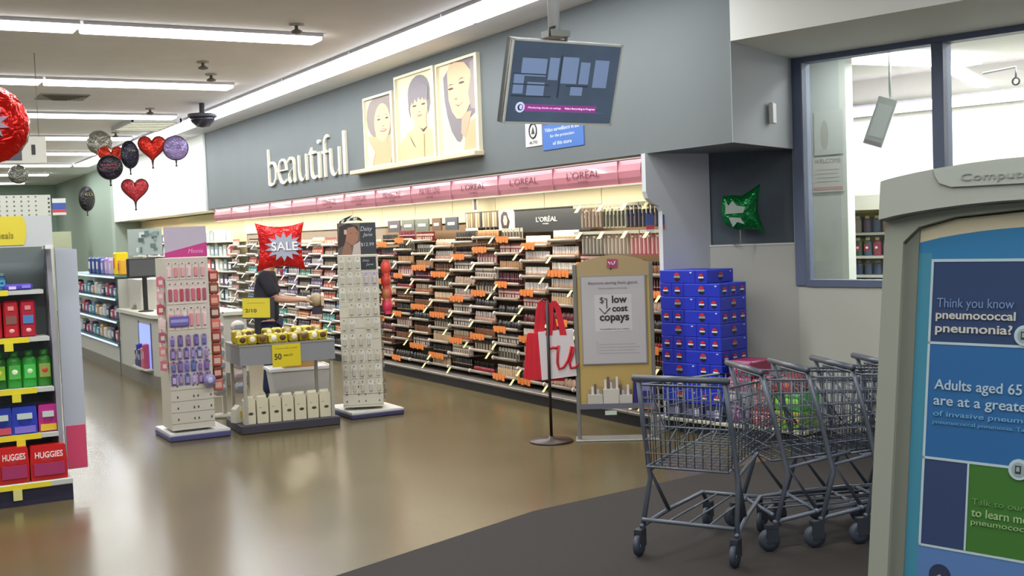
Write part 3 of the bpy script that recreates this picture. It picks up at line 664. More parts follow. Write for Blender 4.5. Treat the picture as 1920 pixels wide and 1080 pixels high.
# ------------------------------------------------------------------ balloons
def foil(c,rough,metal):
    k=('foil',c,rough,metal)
    if k in MATS: return MATS[k]
    m=M(c,rough,metal).copy(); nt=m.node_tree; b=nt.nodes['Principled BSDF']
    tc=nt.nodes.new('ShaderNodeTexCoord'); n=nt.nodes.new('ShaderNodeTexNoise'); n.inputs['Scale'].default_value=11; n.inputs['Detail'].default_value=2; n.inputs['Distortion'].default_value=1.5
    bp_=nt.nodes.new('ShaderNodeBump'); bp_.inputs['Strength'].default_value=.55; bp_.inputs['Distance'].default_value=.05
    nt.links.new(tc.outputs['Object'],n.inputs['Vector']); nt.links.new(n.outputs['Fac'],bp_.inputs['Height']); nt.links.new(bp_.outputs['Normal'],b.inputs['Normal'])
    MATS[k]=m; return m
def foil_balloon(label, loc, rz, outline, scale, c, thick=.13, trim=None, group='foil balloons', tail=.10, extra=None, name='foil_balloon', rough=.22, metal=.55):
    t=thing(name,label,'balloon',loc,rz,group)
    m=MB(); n=len(outline); rings=7; mat=foil(c,rough,metal)
    cx=sum(p[0] for p in outline)/n; cz=sum(p[1] for p in outline)/n
    vs=[];fs=[]
    for side in (-1,1):
        k0=len(vs)
        for i in range(rings):
            f=1-i/rings; yv=side*thick*scale*math.sqrt(max(0,1-f*f))*(1)
            for j,(a,b_) in enumerate(outline):
                wr=1+.10*math.sin(j*PI)*0+ (.06*((j%2)*2-1) if i in (1,) else 0)
                vs.append(((cx+(a-cx)*f)*scale, yv*wr, (cz+(b_-cz)*f)*scale))
        vs.append((cx*scale, side*thick*scale, cz*scale)); c0=len(vs)-1
        for i in range(rings-1):
            for j in range(n):
                f_=[k0+i*n+j,k0+i*n+(j+1)%n,k0+(i+1)*n+(j+1)%n,k0+(i+1)*n+j]; fs.append(f_ if side<0 else f_[::-1])
        for j in range(n):
            f_=[k0+(rings-1)*n+j,k0+(rings-1)*n+(j+1)%n,c0]; fs.append(f_ if side<0 else f_[::-1])
    m.add(vs,fs,mat,None,True); m.build('foil_body',t)
    if trim:
        m=MB(); m.tube([(a*scale,0,b_*scale) for a,b_ in outline],.012*scale/.5,M(trim,.4,.3),5,closed=True); m.build('seam_edge',t)
    zb=min(b_ for a,b_ in outline)*scale
    if tail:
        m=MB(); m.lathe([(.02,zb+.02),(.012,zb-.03),(.008,zb-tail*.7),(.02,zb-tail)],M(trim or c,.4,.2),8); m.build('neck',t)
    if extra: extra(t,scale)
    return t
heart=[]
for i in range(32):
    a=2*PI*i/32; x=16*math.sin(a)**3; z=13*math.cos(a)-5*math.cos(2*a)-2*math.cos(3*a)-math.cos(4*a); heart.append((-x/34, z/32-.04 if z>-12 else z/30))
rnd=[(.5*math.cos(2*PI*i/28),.5*math.sin(2*PI*i/28)) for i in range(28)]
FR=R(-12)
def txt_extra(lines,col,z=0,w_=.26,h=.06,yy=-.125):
    def f(t,s):
        m=MB()
        for i,l in enumerate(lines): m.text(l,-w_*s,w_*s,(z-i*h*1.7)*s,(z-i*h*1.7+h)*s,yy*s-.004,M(col,.4),.004)
        m.build('print',t)
    return f
foil_balloon('dark-edged red heart balloon hanging alone in front of the white soffit',(3.84,18.59,2.71),FR,heart,.42,'b03038',trim='2a0c10',thick=.12,metal=.25)
foil_balloon('shiny red heart balloon touching the lilac round one',(4.13,18.6,3.36),FR,heart,.44,'e03424',trim='501018')
foil_balloon('round lilac foil balloon with blurred lettering beside the soffit',(4.43,18.35,3.31),FR,rnd,.37,'9080b0',trim='2c1c30',extra=txt_extra(['HAPPY','DAY'],'5a4a8c',.06),metal=.3)
foil_balloon('black oval foil balloon with pale markings right of the balloon cluster',(3.77,18.5,3.22),FR+.5,[(a*.8,b_*1.15) for a,b_ in rnd],.36,'1c1a30',trim='0c0a14',extra=txt_extra(['98'],'8a8c6c',.12,.18,.1),metal=.35)
foil_balloon('round black balloon with red and white lettering lowest in the cluster',(3.45,18.4,3.02),FR,rnd,.36,'201c28',trim='0c0a10',extra=txt_extra(['HAPPY','BIRTHDAY'],'b84050',.06,.3,.07),metal=.3)
foil_balloon('red crumpled heart balloon behind the black balloons',(3.58,18.95,3.24),FR,heart,.42,'d83c24',tail=0)
foil_balloon('silver grey round balloon at the top of the cluster',(3.47,19.25,3.46),FR,rnd,.38,'9a9c90',tail=0,metal=.7)
foil_balloon('small dark gold balloon hanging alone before the far green wall',(4.31,25.62,2.83),FR+.7,[(a*.75,b_) for a,b_ in rnd],.5,'242426',trim='101010',extra=txt_extra(['60'],'8a7434',.12,.2,.12))
foil_balloon('small silver round balloon floating under the far ceiling lights',(2.8,23.8,3.24),FR,rnd,.36,'8c8e86',tail=0,metal=.8)
big=[]
for i in range(40):
    a=2*PI*i/40; big.append((.5*math.cos(a)*(1+.012*((i%2)*2-1)),.5*math.sin(a)*(1+.012*((i%2)*2-1))))
def bigx(t,s):
    m=MB()
    st=[]
    for i in range(20):
        a=2*PI*i/20; r=.22 if i%2 else .12; st.append((.12*s+r*s*math.cos(a),r*s*math.sin(a)))
    m.prism(st,-.285*s,-.22*s,M('c8b8c8',.25,.7)); m.build('star_print',t)
foil_balloon('large shiny red and silver foil balloon cut by the left picture edge',(.72,7.42,2.57),R(-20),big,.46,'e01c14',trim=None,thick=.28,extra=bigx,tail=.06)
foil_balloon('silver foil balloon tucked behind the large red balloon',(.80,7.74,2.60),R(15),big,.42,'a8a09c',tail=0,metal=.85,thick=.2)
star=[]
for i in range(24):
    a=2*PI*i/24
    q=[(0,.5,.5),]
sq=[(-.5,-.5),(-.25,-.42),(0,-.40),(.25,-.42),(.5,-.5),(.44,-.25),(.42,0),(.44,.25),(.5,.5),(.25,.43),(0,.41),(-.25,.43),(-.5,.5),(-.44,.25),(-.42,0),(-.44,-.25)]
def salex(t,s):
    m=MB(); st=[]
    for i in range(28):
        a=2*PI*i/28; r=.40 if i%2 else .25; st.append((.06*s+r*s*math.cos(a)*1.0,.0*s+r*s*math.sin(a)*.75))
    m.prism(st,-.155*s,-.10*s,M('b4bccc',.3,.5)); m.build('burst_print',t)
    m=MB(); m.text('SALE',-.20*s,.34*s,-.08*s,.10*s,-.163*s,M('ece8ec',.4),.006,bold=.02); m.text('SALE',-.19*s,.35*s,-.09*s,.09*s,-.157*s,M('3c3c54',.4),.002,bold=.03); m.build('lettering',t)
foil_balloon('square red SALE foil balloon in front of the shop worker\'s head',(4.235,12.9,1.765),R(-14),sq,.55,'d01c1c',thick=.15,extra=salex,tail=.05,rough=.2,metal=.35)
starp=[(-.30,-.40),(-.08,-.50),(.16,-.48),(.40,-.50),(.60,-.60),(.50,-.32),(.42,-.05),(.44,.25),(.50,.62),(.26,.46),(.05,.34),(-.2,.36),(-.42,.34),(-.46,.12),(-.46,-.1),(-.42,-.28)]
def greenx(t,s):
    m=MB(); m.prism([(-.38*s,-.1*s),(.05*s,-.08*s),(.1*s,.06*s),(-.1*s,.1*s),(-.2*s,.22*s),(-.3*s,.1*s),(-.36*s,.22*s)],-.19*s,-.06*s,M('aab6a8',.4,.2)); m.prism([(-.3*s,-.18*s),(-.02*s,-.2*s),(.08*s,-.36*s),(-.1*s,-.3*s),(-.2*s,-.42*s)],-.19*s,-.05*s,M('aab6a8',.4,.2)); m.build('print',t)
foil_balloon('shiny green foil balloon on a stick in the dark recess above the cartons',(7.03,8.28,1.97),R(-34),starp,.37,'0f7a3c',thick=.18,extra=greenx,tail=.0,group=None)
o=MB().tube([(7.03,8.285,1.81),(7.03,8.285,1.66),(7.06,8.42,1.655)],.006,M('8a8e8a'),6).build('balloon_stick'); tag(o,'thin pale stick under the green foil balloon','stick')

# aisle number sign
t=thing('aisle_number_sign','hanging white aisle sign showing number 1 beside a blue panel','sign',(1.46,13.88,2.78),R(-10))
m=MB(); m.box(-.5,.47,0,.04,0,.29,M('c4c4ba',.5)); m.build('board',t)
m=MB(); m.box(-.48,.22,-.004,0,.03,.27,M('4a4858')); m.build('blue_panel',t)
m=MB(); m.text('1',.32,.36,.09,.20,0,M('2c2c2c'),.004,bold=.01); m.build('lettering',t)
m=MB(); m.tube([(-.4,.02,.29),(-.4,.02,1.2)],.004,M('77756c'),5); m.tube([(.4,.02,.29),(.4,.02,1.2)],.004,M('77756c'),5); m.build('hanger',t)
#PART2
# ------------------------------------------------------------------ endcap shelving at the left
t=thing('endcap_shelving','grey endcap shelving with yellow deals header and price strips, at the left edge','shelving',(.55,9.05,0),0)
sh=M('787e7c',.5); shl=M('b9bdb8',.5); ylw=M('dccb28',.5)
m=MB(); m.box(-1.0,.77,0,.5,0,.12,M('231f38',.5)); m.build('kick_base',t)
m=MB(); m.box(-1.0,.70,.40,.46,.12,1.86,M('66706f',.7)); m.build('back_panel',t)
m=MB(); m.prismx([(0.05,.15),(.46,.15),(.46,1.84),(.22,1.84)],.70,.735,M('84848c',.6)); m.build('inner_side_panel',t)
m=MB(); m.box(-1.0,.77,-.02,.46,.12,.165,shl,bev=.006); m.box(-1.0,.62,-.024,-.02,.125,.16,ylw)
m.build('base_shelf',t)
for zz,x1,xg,fy in ((.50,.58,.70,.06),(.83,.57,.69,.09),(1.20,.54,.68,.12),(1.545,.42,.66,.16)):
    m=MB(); m.box(-1.0,xg,fy,.42,zz-.03,zz,shl); so=m.build('shelf',t)
    m=MB(); m.box(-1.0,x1,fy-.006,fy,zz-.034,zz+.006,ylw); m.build('price_strip',so)
    for k in range(4):
        if x1-.12-k*.21<.05: break
        m=MB(); m.box(x1-.17-k*.2,x1-.11-k*.2,fy-.012,fy-.008,zz-.09,zz-.028,M('d8cc30',.5)); m.build('price_tag',so)
for k in range(2):
    m=MB(); m.box(.14+k*.22,.20+k*.22,-.034,-.028,.05,.13,M('d0cc80',.5)); m.build('price_tag',t)
m=MB(); m.box(-1.0,.735,.1,.14,1.865,2.085,M('b9bdbd',.5)); m.build('header_board',t)
m=MB(); m.prism([(-.9,1.867)]+[(.31+.25*math.cos(a)*1.0,1.98+.25*math.sin(a)) for a in [ -0.43+i*(.86/12) for i in range(13)]]+[(-.9,2.083)],.096,.1,M('d2c23a',.5)); m.text('deals',.36,.47,1.925,1.972,.096,M('8a8020',.5),.003); m.build('header_print',t)
m=MB(); m.box(.68,.735,.09,.2,1.84,1.865,M('d8d8d0')); m.build('clip',t)
m=MB(); m.prism([(.775,.17),(.93,.17),(.93,1.83),(.775,1.85)],.30,.33,M('aeb4be',.5)); so=m.build('side_panel',t)
m=MB(); m.box(.787,.925,.294,.3,.175,.50,M('cc4468',.5)); m.build('pink_sticker',so)
# goods on the endcap
def soft_pack(w_,h,d,c,c2,txt=None,tc='ffffff',band=None):
    m=MB()
    pts=[(-w_/2,0),(w_/2,0),(w_/2*1.02,h*.5),(w_/2*.96,h*.94),(w_/2*.9,h),(-w_/2*.9,h),(-w_/2*.96,h*.94),(-w_/2*1.02,h*.5)]
    m.prism(pts,-d*.5,d*.5,M(c,.35)); m.ell((0,0,h*.5),(w_*.46,d*.62,h*.42),M(c,.35),12,8)
    if band: m.box(-w_*.42,w_*.42,-d*.66,-d*.5,h*band[0],h*band[1],M(c2,.4))
    if txt: m.text(txt,-w_*.38,w_*.38,h*.66,h*.66+min(.05,h*.18),-d*.66,M(tc,.4),.004,bold=.02)
    return m
def put(mb_,name,label,cat,loc,rz=0,group=None):
    o=mb_.build(name,loc=loc,rz=rz); tag(o,label,cat,group); return o
for k,(x,w_,lab) in enumerate([(.77,.12,'leftmost'),(.93,.20,'middle'),(1.165,.25,'rightmost and widest')]):
    m=soft_pack(w_,.27-.01*k,.12,'c01c1c','a03060','HUGGIES','f0d8d8',(.15,.5))
    put(m,'diaper_pack',f'red diaper pack with white lettering on the endcap base shelf, {lab}','diaper pack',(x,9.12,.166),0,'diaper packs on the base shelf')
for k,(x,w_,c,c2) in enumerate([(.75,.12,'2a5a90','60a0b0'),(.88,.13,'283c9c','c04858'),(1.03,.17,'2c3fae','7a68c0'),(1.19,.13,'b02c80','d8b030')]):
    m=soft_pack(w_,.20,.10,c,c2,None,'ffffff',(.05,.28)); m.box(-w_*.3,w_*.3,-.068,-.05,.11,.15,M('b8c8c0',.5))
    put(m,'wipes_pack',['teal blue soft pack at the left edge of the endcap','dark blue pack with red label on the endcap','wide royal blue pack on the endcap shelf','magenta pack with yellow corner on the endcap'][k],'pack',(x,9.22,.501))
def bottle(w_,h,c,cap,label=None,lc='ffffff',sy=.55):
    m=MB(); m.lathe([(w_*.46,0),(w_*.5,.01),(w_*.5,h*.72),(w_*.42,h*.8),(w_*.26,h*.84)],M(c,.3),14,sy=sy); m.lathe([(w_*.28,h*.84),(w_*.3,h*.86),(w_*.28,h)],M(cap,.35),12,sy=sy*1.2)
    if label: m.box(-w_*.36,w_*.36,-w_*.5*sy-.003,-w_*.4*sy,h*.25,h*.62,M(label,.4)); m.ell((0,-w_*.5*sy-.003,h*.44),(w_*.2,.003,h*.07),M(lc,.4),10,6)
    return m
for k,(c,l,lc) in enumerate([('1c5c1c','7ab030','c8c838'),('2f8c2c','4ca840','e0e8d0'),('2c9a38','46b84c','c0e0b0'),('2f7a24','8a9a48','b84830')]):
    w_=.105; put(bottle(w_,.27,c,'256c22',l,lc),'shampoo_bottle',['darkest green bottle with yellow label on the endcap','green bottle with pale print, second from left on the endcap','brightest green bottle on the endcap shelf','olive green bottle with red spot on the endcap'][k],'bottle',(.885+k*.103,9.26,.831),0,'green bottles on the endcap')
for k,(x,c,l) in enumerate([(.75,'b8b090','d8d0b8'),(.87,'a01420','7c5048'),(.985,'a81420','7c5048'),(1.10,'a0142c','4878b0')]):
    m=MB(); m.box(-.052,.052,-.04,.04,0,.27,M(c,.4),bev=.012); m.box(-.035,.035,-.045,-.04,.10,.16,M(l,.4)); m.box(-.02,.02,-.045,-.04,.2,.23,M('d08080',.4)); m.ell((0,-.04,.05),(.02,.006,.015),M('e0a0a0',.4),8,6)
    put(m,'wash_carton',['cream patterned pack at the left edge of the endcap','left dark red upright pack with brown label on the endcap','middle dark red upright pack with brown label on the endcap','dark red upright pack with blue mark on the endcap'][k],'pack',(x,9.28,1.201),0,'upright packs under the top endcap shelf')
for k in range(3):
    m=bottle(.062,.13,'2a6a9a','a8d0c8','4a9ab0','1e4c8c'); put(m,'small_bottle',f'small blue and mint bottle on the top endcap shelf, {["left","middle","right"][k]} of three','bottle',(.80+k*.07,9.3,1.546),0,'small blue bottles on the top endcap shelf')
m=MB(); m.box(-.10,.10,-.04,.04,0,.045,M('4a3ca8',.4),bev=.015); m.box(-.07,-.02,-.043,-.04,.008,.03,M('c8b8e0')); m.box(.02,.08,-.043,-.04,.015,.035,M('8878d0'))
put(m,'flat_packet','flat purple packet lying on the top endcap shelf','packet',(1.045,9.28,1.546),.1)
# pegboard gondola behind the endcap
t=thing('pegboard_gondola','tall white perforated pegboard display behind the endcap header','pegboard',(.55,9.75,0),0)
m=MB(); m.box(-1.2,.82,0,.05,0,2.26,M('c4c6ba',.6)); m.box(-1.2,.82,.05,.5,0,.15,M('9a9a94')); m.build('board',t)
m=MB()
for i in range(14):
    for j in range(5): m.box(.03+i*.052,.042+i*.052,-.002,.0,2.10+j*.035,2.112+j*.035,M('74746a'))
for j in range(5): m.box(.80,.812,-.002,0,2.09+j*.033,2.105+j*.033,M('3a3a38'))
m.build('holes',t)
o=MB().box(-.05,.05,0,.004,0,.025,M('c04858')).box(-.05,.05,0,.004,.025,.075,M('4058a0')).box(-.05,.05,0,.004,.075,.11,M('d0d4d0')).box(-.05,.05,0,.004,-.02,.0,M('d0d0c8')).build('shelf_flag',loc=(1.43,9.74,2.12)); tag(o,'small blue and red flag sign on the pegboard edge','sign')

# ------------------------------------------------------------------ far left aisle and back wall details
t=thing('back_doorway','dark green doorway opening in the far back wall','doorway',(7.6,43.15,0),0)
m=MB(); m.box(-.6,.6,0,.04,0,2.2,M('4c6a54')); m.build('opening',t); m=MB(); m.box(-.72,-.6,-.03,.04,0,2.3,M('a8b8a0')); m.box(.6,.72,-.03,.04,0,2.3,M('a8b8a0')); m.box(-.72,.72,-.03,.04,2.2,2.3,M('a8b8a0')); m.build('frame',t)
for k,(x,y,c) in enumerate([(5.3,33.0,'a8b89a')]):
    t=thing('tall_cupboard','pale tall cupboard standing beside the end of the white soffit','cupboard',(x,36.5,0),0)
    m=MB(); m.box(-.35,.35,0,.5,0,2.3,M('b8bc9c')); m.build('body',t); m=MB(); m.box(-.5,-.40,0,.3,0,2.2,M('4a4a30')); m.build('dark_side',t)
t=thing('notice_board','dark framed notice board near the far green wall','notice board',(4.75,36.0,1.2),0)
m=MB(); m.box(-.25,.25,0,.05,0,.9,M('3a3c2c')); m.build('frame',t); m=MB(); m.box(-.04,.22,-.01,0,.06,.82,M('8a8c70')); m.build('paper',t)
m=MB(); m.box(-.02,.02,.0,.04,-1.2,0,M('5a5c4c')); m.build('post',t)

# ------------------------------------------------------------------ checkout counter
cw=M('b7b8b0',.5); cwt=M('c9c9bc',.4); cg=M('77746a',.6)
t=thing('checkout_counter','white checkout counter with rounded end and grey base beside the pink spinner rack','counter',(3.3,14.9,0),0)
def rrect(x0,x1,y0,y1,r,n=8):
    p=[(x1,y1),(x0,y1)]
    for i in range(n+1):
        a=PI+PI/2*i/n; p.append((x0+r+r*math.cos(a),y0+r+r*math.sin(a)))
    p.append((x1,y0)); return p
m=MB(); m.plate(rrect(-.02,1.1,.0,2.5,.45),0,.16,cg); m.build('plinth',t)
m=MB(); m.plate(rrect(.0,1.1,.02,2.5,.45),.16,.90,cw); m.build('body',t)
m=MB(); m.plate(rrect(-.05,1.1,-.03,2.52,.48),.90,.945,cwt); m.build('countertop',t)
m=MB(); m.box(-.006,.05,.55,1.25,.24,.80,M('8ea0f0',.4,emit=.9)); m.build('lit_display_window',t)
m=MB(); m.box(-.01,.05,.52,.55,.22,.83,M('5a5a80')); m.box(-.01,.05,1.25,1.28,.22,.83,M('5a5a80')); m.build('window_trim',t)
for k,(dy,h,c) in enumerate([(.66,.32,'b04868'),(.78,.26,'c86a88'),(.92,.24,'2a2c44'),(1.04,.30,'2c3494'),(1.15,.22,'4a4a5c')]):
    m=MB(); m.box(-.035,.035,-.05,.05,0,h,M(c,.4),bev=.01); m.box(-.037,.0,-.03,.03,h*.4,h*.7,M('b8b0c0'))
    put(m,'display_packet',['pink packet nearest the spinner rack in the lit counter window','rose packet in the lit counter window','black packet in the lit counter window','blue packet in the lit counter window','dark grey packet at the left of the lit counter window'][k],'packet',(3.245,14.9+dy,.24))
o=MB().box(-.10,.02,-.4,.4,-.02,0,cwt).build('window_shelf'); o.parent=t; o.location=(.0,.9,.24)
# upright divider and upper display
t=thing('counter_partition','plain pale upright board at the end of the illuminated display case','partition',(3.3,17.42,0),0)
m=MB(); m.box(0,1.0,0,.06,0,1.36,M('b0afa6',.6)); m.box(.12,.60,-.9,0,.945,1.36,M('b4b2a8',.6)); m.build('board',t)
t=thing('display_case','illuminated glass shelf case full of packets along the checkout','display case',(3.3,17.5,0),0)
m=MB(); m.box(-.02,.9,0,4.6,0,.16,cg); m.build('plinth',t)
m=MB(); m.box(0,.9,0,4.6,.16,.40,cw); m.box(.45,.9,0,4.6,.4,1.40,cw); m.build('body',t)
for z in (.42,.75,1.08,1.40):
    m=MB(); m.box(-.03,.45,0,4.6,z-.02,z,M('3c6c74',.3)); so=m.build('shelf',t)
    m=MB(); m.box(-.035,-.03,.05,4.55,z-.03,z-.005,M('c8dcff',.4,emit=1.0)); m.build('light_strip',so)
m=MB(); m.box(-.01,.0,0,.04,.16,1.36,M('2c4c54',.3)); m.build('corner_post',t)
pal=['7a5c8c','c0c4c8','5c8ab0','b04c58','d8d4c8','6aa08c','403c50','c8a070']
for r,z in enumerate((.421,.751,1.081)):
    for k in range(14):
        c=pal[(k*3+r*5)%8]; h=.14+.06*((k*7+r)%3)/2
        m=MB(); m.box(-.06,.06,-.10,.10,0,h,M(c,.4),bev=.02); m.box(-.062,-.058,-.06,.06,h*.3,h*.7,M('d8dce4'))
        put(m,'snack_packet',f'small bright packet on the {["lowest","middle","upper"][r]} shelf of the illuminated display case','packet',(3.40,17.65+k*.31,z),0,f'packets on the {["lowest","middle","upper"][r]} shelf of the display case')
for k,(c,h,w_) in enumerate([('e6cc10',.34,.14),('e0a830',.24,.14),('c8b0d8',.24,.2),('b89cd0',.26,.2),('8070b8',.24,.2),('3a4c90',.26,.22),('30488c',.26,.22),('2c4080',.26,.22)]):
    m=MB(); m.box(-.1,.1,-w_/2,w_/2,0,h,M(c,.4),bev=.02); m.box(-.104,-.1,-w_*.3,w_*.3,h*.3,h*.75,M('d8d4d0' if k>1 else 'c84830'))
    put(m,'gift_bag',['tall yellow bag on top of the display case','orange and red box on top of the display case','pale lilac bag on the display case next to the orange box','lilac bag between two purple bags on the display case','darker purple bag on the display case','nearest blue box on the display case','middle blue box on the display case','farthest blue box on the display case'][k],'bag',(3.5,17.75+[.45,.12,.8,1.12,1.45,1.85,2.2,2.55][k],1.401),0)
# monitor on counter
t=thing('checkout_monitor','dark grey monitor back on a black pole on the checkout counter','monitor',(3.40,16.15,.946),R(8))
m=MB(); m.lathe([(.10,0),(.10,.012),(.03,.02)],M('1c1c20'),16); m.build('foot',t)
m=MB(); m.box(-.025,.025,-.02,.02,.01,.5,M('1a1b20',.4)); m.build('pole',t)
m=MB(); m.box(-.23,.17,-.03,.03,.46,.72,M('1e2024',.5),bev=.01); m.box(-.21,.15,-.034,-.03,.48,.70,M('55585a',.5)); m.build('screen',t)
t=thing('hanging_poster','grey green picture poster above the checkout monitor','poster',(3.50,16.6,1.70),0)
m=MB(); m.box(-.2,.26,0,.015,0,.36,M('9aa8a4')); m.build('panel',t)
m=MB()
for k in range(14):
    a,b_=random.uniform(-.18,.2),random.uniform(.02,.28); m.box(a,a+random.uniform(.02,.08),-.003-.0005*k,0,b_,b_+random.uniform(.02,.08),M(random.choice(['5c7472','c8d4d0','4a5a58','7c8c8c'])))
m.build('print',t)
m=MB(); m.tube([(.05,.01,0),(.05,.01,-.30)],.006,M('5a5c5a'),5); m.build('post',t)
for k,(x,y,c,h) in enumerate([(3.48,16.9,'8a8878',.10),(3.95,15.9,'24262c',.16),(4.05,15.6,'30323a',.13)]):
    m=MB(); m.ell((0,0,h*.5),(.10,.08,h*.5),M(c,.6),12,8); m.box(-.12,.02,-.05,.05,0,.03,M(c,.6),bev=.01)
    put(m,'counter_clutter',['small pile of pale paper bags on the checkout counter','black card terminal on the checkout counter beside the monitor pole','black scanner nearest the pink spinner rack on the counter'][k],'counter item',(x,y,.946))
m=MB(); m.box(-.09,.09,-.08,.08,0,.16,M('c8c4a4',.6),bev=.01); m.box(-.06,.06,-.083,-.08,.04,.1,M('a8a488')); put(m,'receipt_printer','cream box shaped printer on the checkout counter end','printer',(4.0,15.25,.946))

# ------------------------------------------------------------------ pink spinner rack
white=M('c9c6ba',.55)
t=thing('accessory_rack','tall white peg rack with pink header and hanging pink accessories','display rack',(2.72,11.25,0),0)
m=MB(); m.box(-.24,.33,-.24,.40,.0,.055,M('4a4a78',.5),bev=.01); m.box(-.235,.325,-.235,.395,.055,.075,M('cfcfcd',.5)); m.build('base',t)
m=MB(); m.box(-.205,.195,-.19,.19,.10,1.71,M('c4bfb2',.6)); m.box(-.15,.14,-.12,.12,.07,.10,M('8a8a86')); m.build('tower',t)
m=MB()
for zz in [.16+.105*i for i in range(7)]: m.box(-.205,.195,-.193,-.19,zz,zz+.004,M('9c988c'))
for zz in [.19+.105*i for i in range(7)]:
    for x in (-.15,-.0,.04,.16): m.box(x,x+.012,-.194,-.19,zz,zz+.02,M('4c4a46'))
m.build('peg_slots',t)
m=MB(); m.box(-.195,.195,-.18,-.17,1.715,2.0,M('bdb4c4',.5)); m.prism([(-.195,1.717),(.195,1.717),(.195,1.85),(-.195,1.76)],-.184,-.18,M('c83c88',.5)); m.text('Minnie',.02,.16,1.75,1.79,-.184,M('e8a8cc'),.002,shear=.2); m.build('header_card',t)
pk=['c86a7c','d8a0a8','b84a5c','e0c4c4','a85a70','d88c90']; pu=['7a6aa8','9a8cc0','6a70a8','b8a8cc','8c6a9c','a08aa8']
def hang_card(c,c2,w_=.06,h=.11): 
    m=MB(); m.prism([(-w_/2,-h),(w_/2,-h),(w_/2,0),(w_/4,.012),(-w_/4,.012),(-w_/2,0)],0,.003,M(c,.5)); m.box(-w_*.32,w_*.32,-.018,0,-h*.85,-h*.25,M(c2,.4),bev=.006); m.box(-.004,.004,-.03,.01,-.004,.004,M('4a4a4a')); return m
tm={}
def card_mesh(c,c2,w_,h):
    k=(c,c2,w_,h)
    if k not in tm:
        o=hang_card(c,c2,w_,h).build('tm'); tm[k]=o.data; bpy.data.objects.remove(o)
    return tm[k]
def putmesh(name,me,loc,rz,label,cat,group):
    o=bpy.data.objects.new(name,me); COL.objects.link(o); o.location=loc; o.rotation_euler=(0,0,rz); tag(o,label,cat,group); return o
rowsP=[(1.66,6,'pink'),(1.47,7,'pink'),(1.24,6,'pink'),(.98,5,'lilac'),(.86,6,'lilac'),(.74,6,'lilac'),(.62,6,'lilac')]
for ri,(z,n,wd_) in enumerate(rowsP):
    for k in range(n):
        pl=pk if wd_=='pink' else pu
        c=pl[(k+ri)%6]; c2=pl[(k*2+ri+3)%6]; hh=[.15,.19,.20,.10,.10,.10,.10][ri]; ww=.052
        if wd_=='pink': c='d8c8c0'
        putmesh('hair_accessory_card',card_mesh(c,c2,ww,hh),(2.72-.205+.035+k*(.37/n),11.25-.196,z),random.uniform(-.1,.1),f'{wd_} hair accessory card on the {["top","second","third","fourth","fifth","sixth","lowest"][ri]} row of the pink rack','hair accessory',f'accessory cards, {["top","second","third","fourth","fifth","sixth","lowest"][ri]} row of the pink rack')
m=MB(); m.lathe([(.005,-.02),(.055,-.018),(.06,0),(.055,.018),(.005,.02)],M('8a84b8',.3),18,TR(0,-.02,0,rx=R(90))); m.ell((0,-.045,0),(.03,.01,.03),M('b8b4dc',.3),10,6)
put(m,'round_mirror','round lilac disc hanging at the lower right of the pink rack','accessory',(2.87,11.035,.55))
m=MB(); m.box(-.09,.09,-.02,.0,-.05,.05,M('6a62a8',.4),bev=.01); m.box(-.08,.08,-.022,-.02,-.01,.02,M('9a94cc')); put(m,'hair_tie_box','small wide violet box on the upper half of the pink rack','accessory',(2.62,11.05,1.12))
for k in range(7):
    z=1.55-.13*k
    m=MB(); m.prism([(-.028,-.10),(.02,-.11),(.03,-.02),(.0,.0),(-.025,-.01)],-.03,.03,M(pk[k%6],.6)); m.box(-.02,.015,-.034,-.03,-.08,-.04,M('d8c8c0')); m.box(-.003,.003,-.003,.003,0,.03,M('c0b8b0'))
    put(m,'pink_toy','crumpled pink bag hanging on the left side of the pink rack','accessory',(2.475,11.1+.02*(k%3),z),0,'pink bags on the left side of the pink rack')
for k in range(10):
    z=1.58-.115*k
    m=MB(); m.box(-.03,.06,-.05,.05,-.11,0,M(['a03a34','8a4c34','b8584c','6c3a2c','c86a60'][k%5],.5),bev=.012); m.box(-.02,.04,-.053,-.05,-.08,-.03,M(['d8a090','c8b0a0'][k%2]))
    put(m,'red_brown_packet','red brown hanging packet on the right side of the pink rack','packet',(2.955,11.12,z),0,'red brown packets on the right side of the pink rack')

# ------------------------------------------------------------------ jewellery rack
t=thing('jewelry_rack','tall white rotating tower of earring cards with a dark portrait header','display rack',(4.55,11.42,0),0)
m=MB(); m.box(-.24,.34,-.32,.40,.0,.05,M('3c3c60',.5),bev=.01); m.box(-.235,.335,-.315,.395,.05,.07,M('cfcfc8',.5)); m.build('base',t)
RZ=R(-22); T=TR(.02,.0,0,rz=RZ)
wj=.205
m=MB(); m.box(-wj,wj,-.19,.19,.10,1.66,M('cbc7b6',.6),T); m.box(-.1,.1,-.1,.1,.06,.1,M('8a8a86'),T); m.build('tower',t)
m=MB()
for zz in [.12+.113*i for i in range(13)]:
    m.box(-wj,wj,-.193,-.19,zz,zz+.004,M('a09c8e'),T); m.box(wj,wj+.003,-.19,.19,zz,zz+.004,M('6a665c'),T)
for zz in (.15,.22,.30):
    for x in (-.17,-.05,.02,.16): m.box(x,x+.01,-.194,-.19,zz,zz+.02,M('4c4a46'),T)
m.build('peg_slots',t)
m=MB(); m.box(-wj+.01,wj-.01,-.185,-.175,1.665,1.99,M('3c3f44',.4),T); m.box(wj-.014,wj-.01,-.175,.16,1.665,1.99,M('a8806c',.5),T); m.build('header_card',t)
m=MB()
def HP(pts,l,c): m.prism([(-wj+.01+a*.23,1.667+b_*.32) for a,b_ in pts],-.186-.0015*l,-.185-.0015*l+.001,M(c,.5),T)
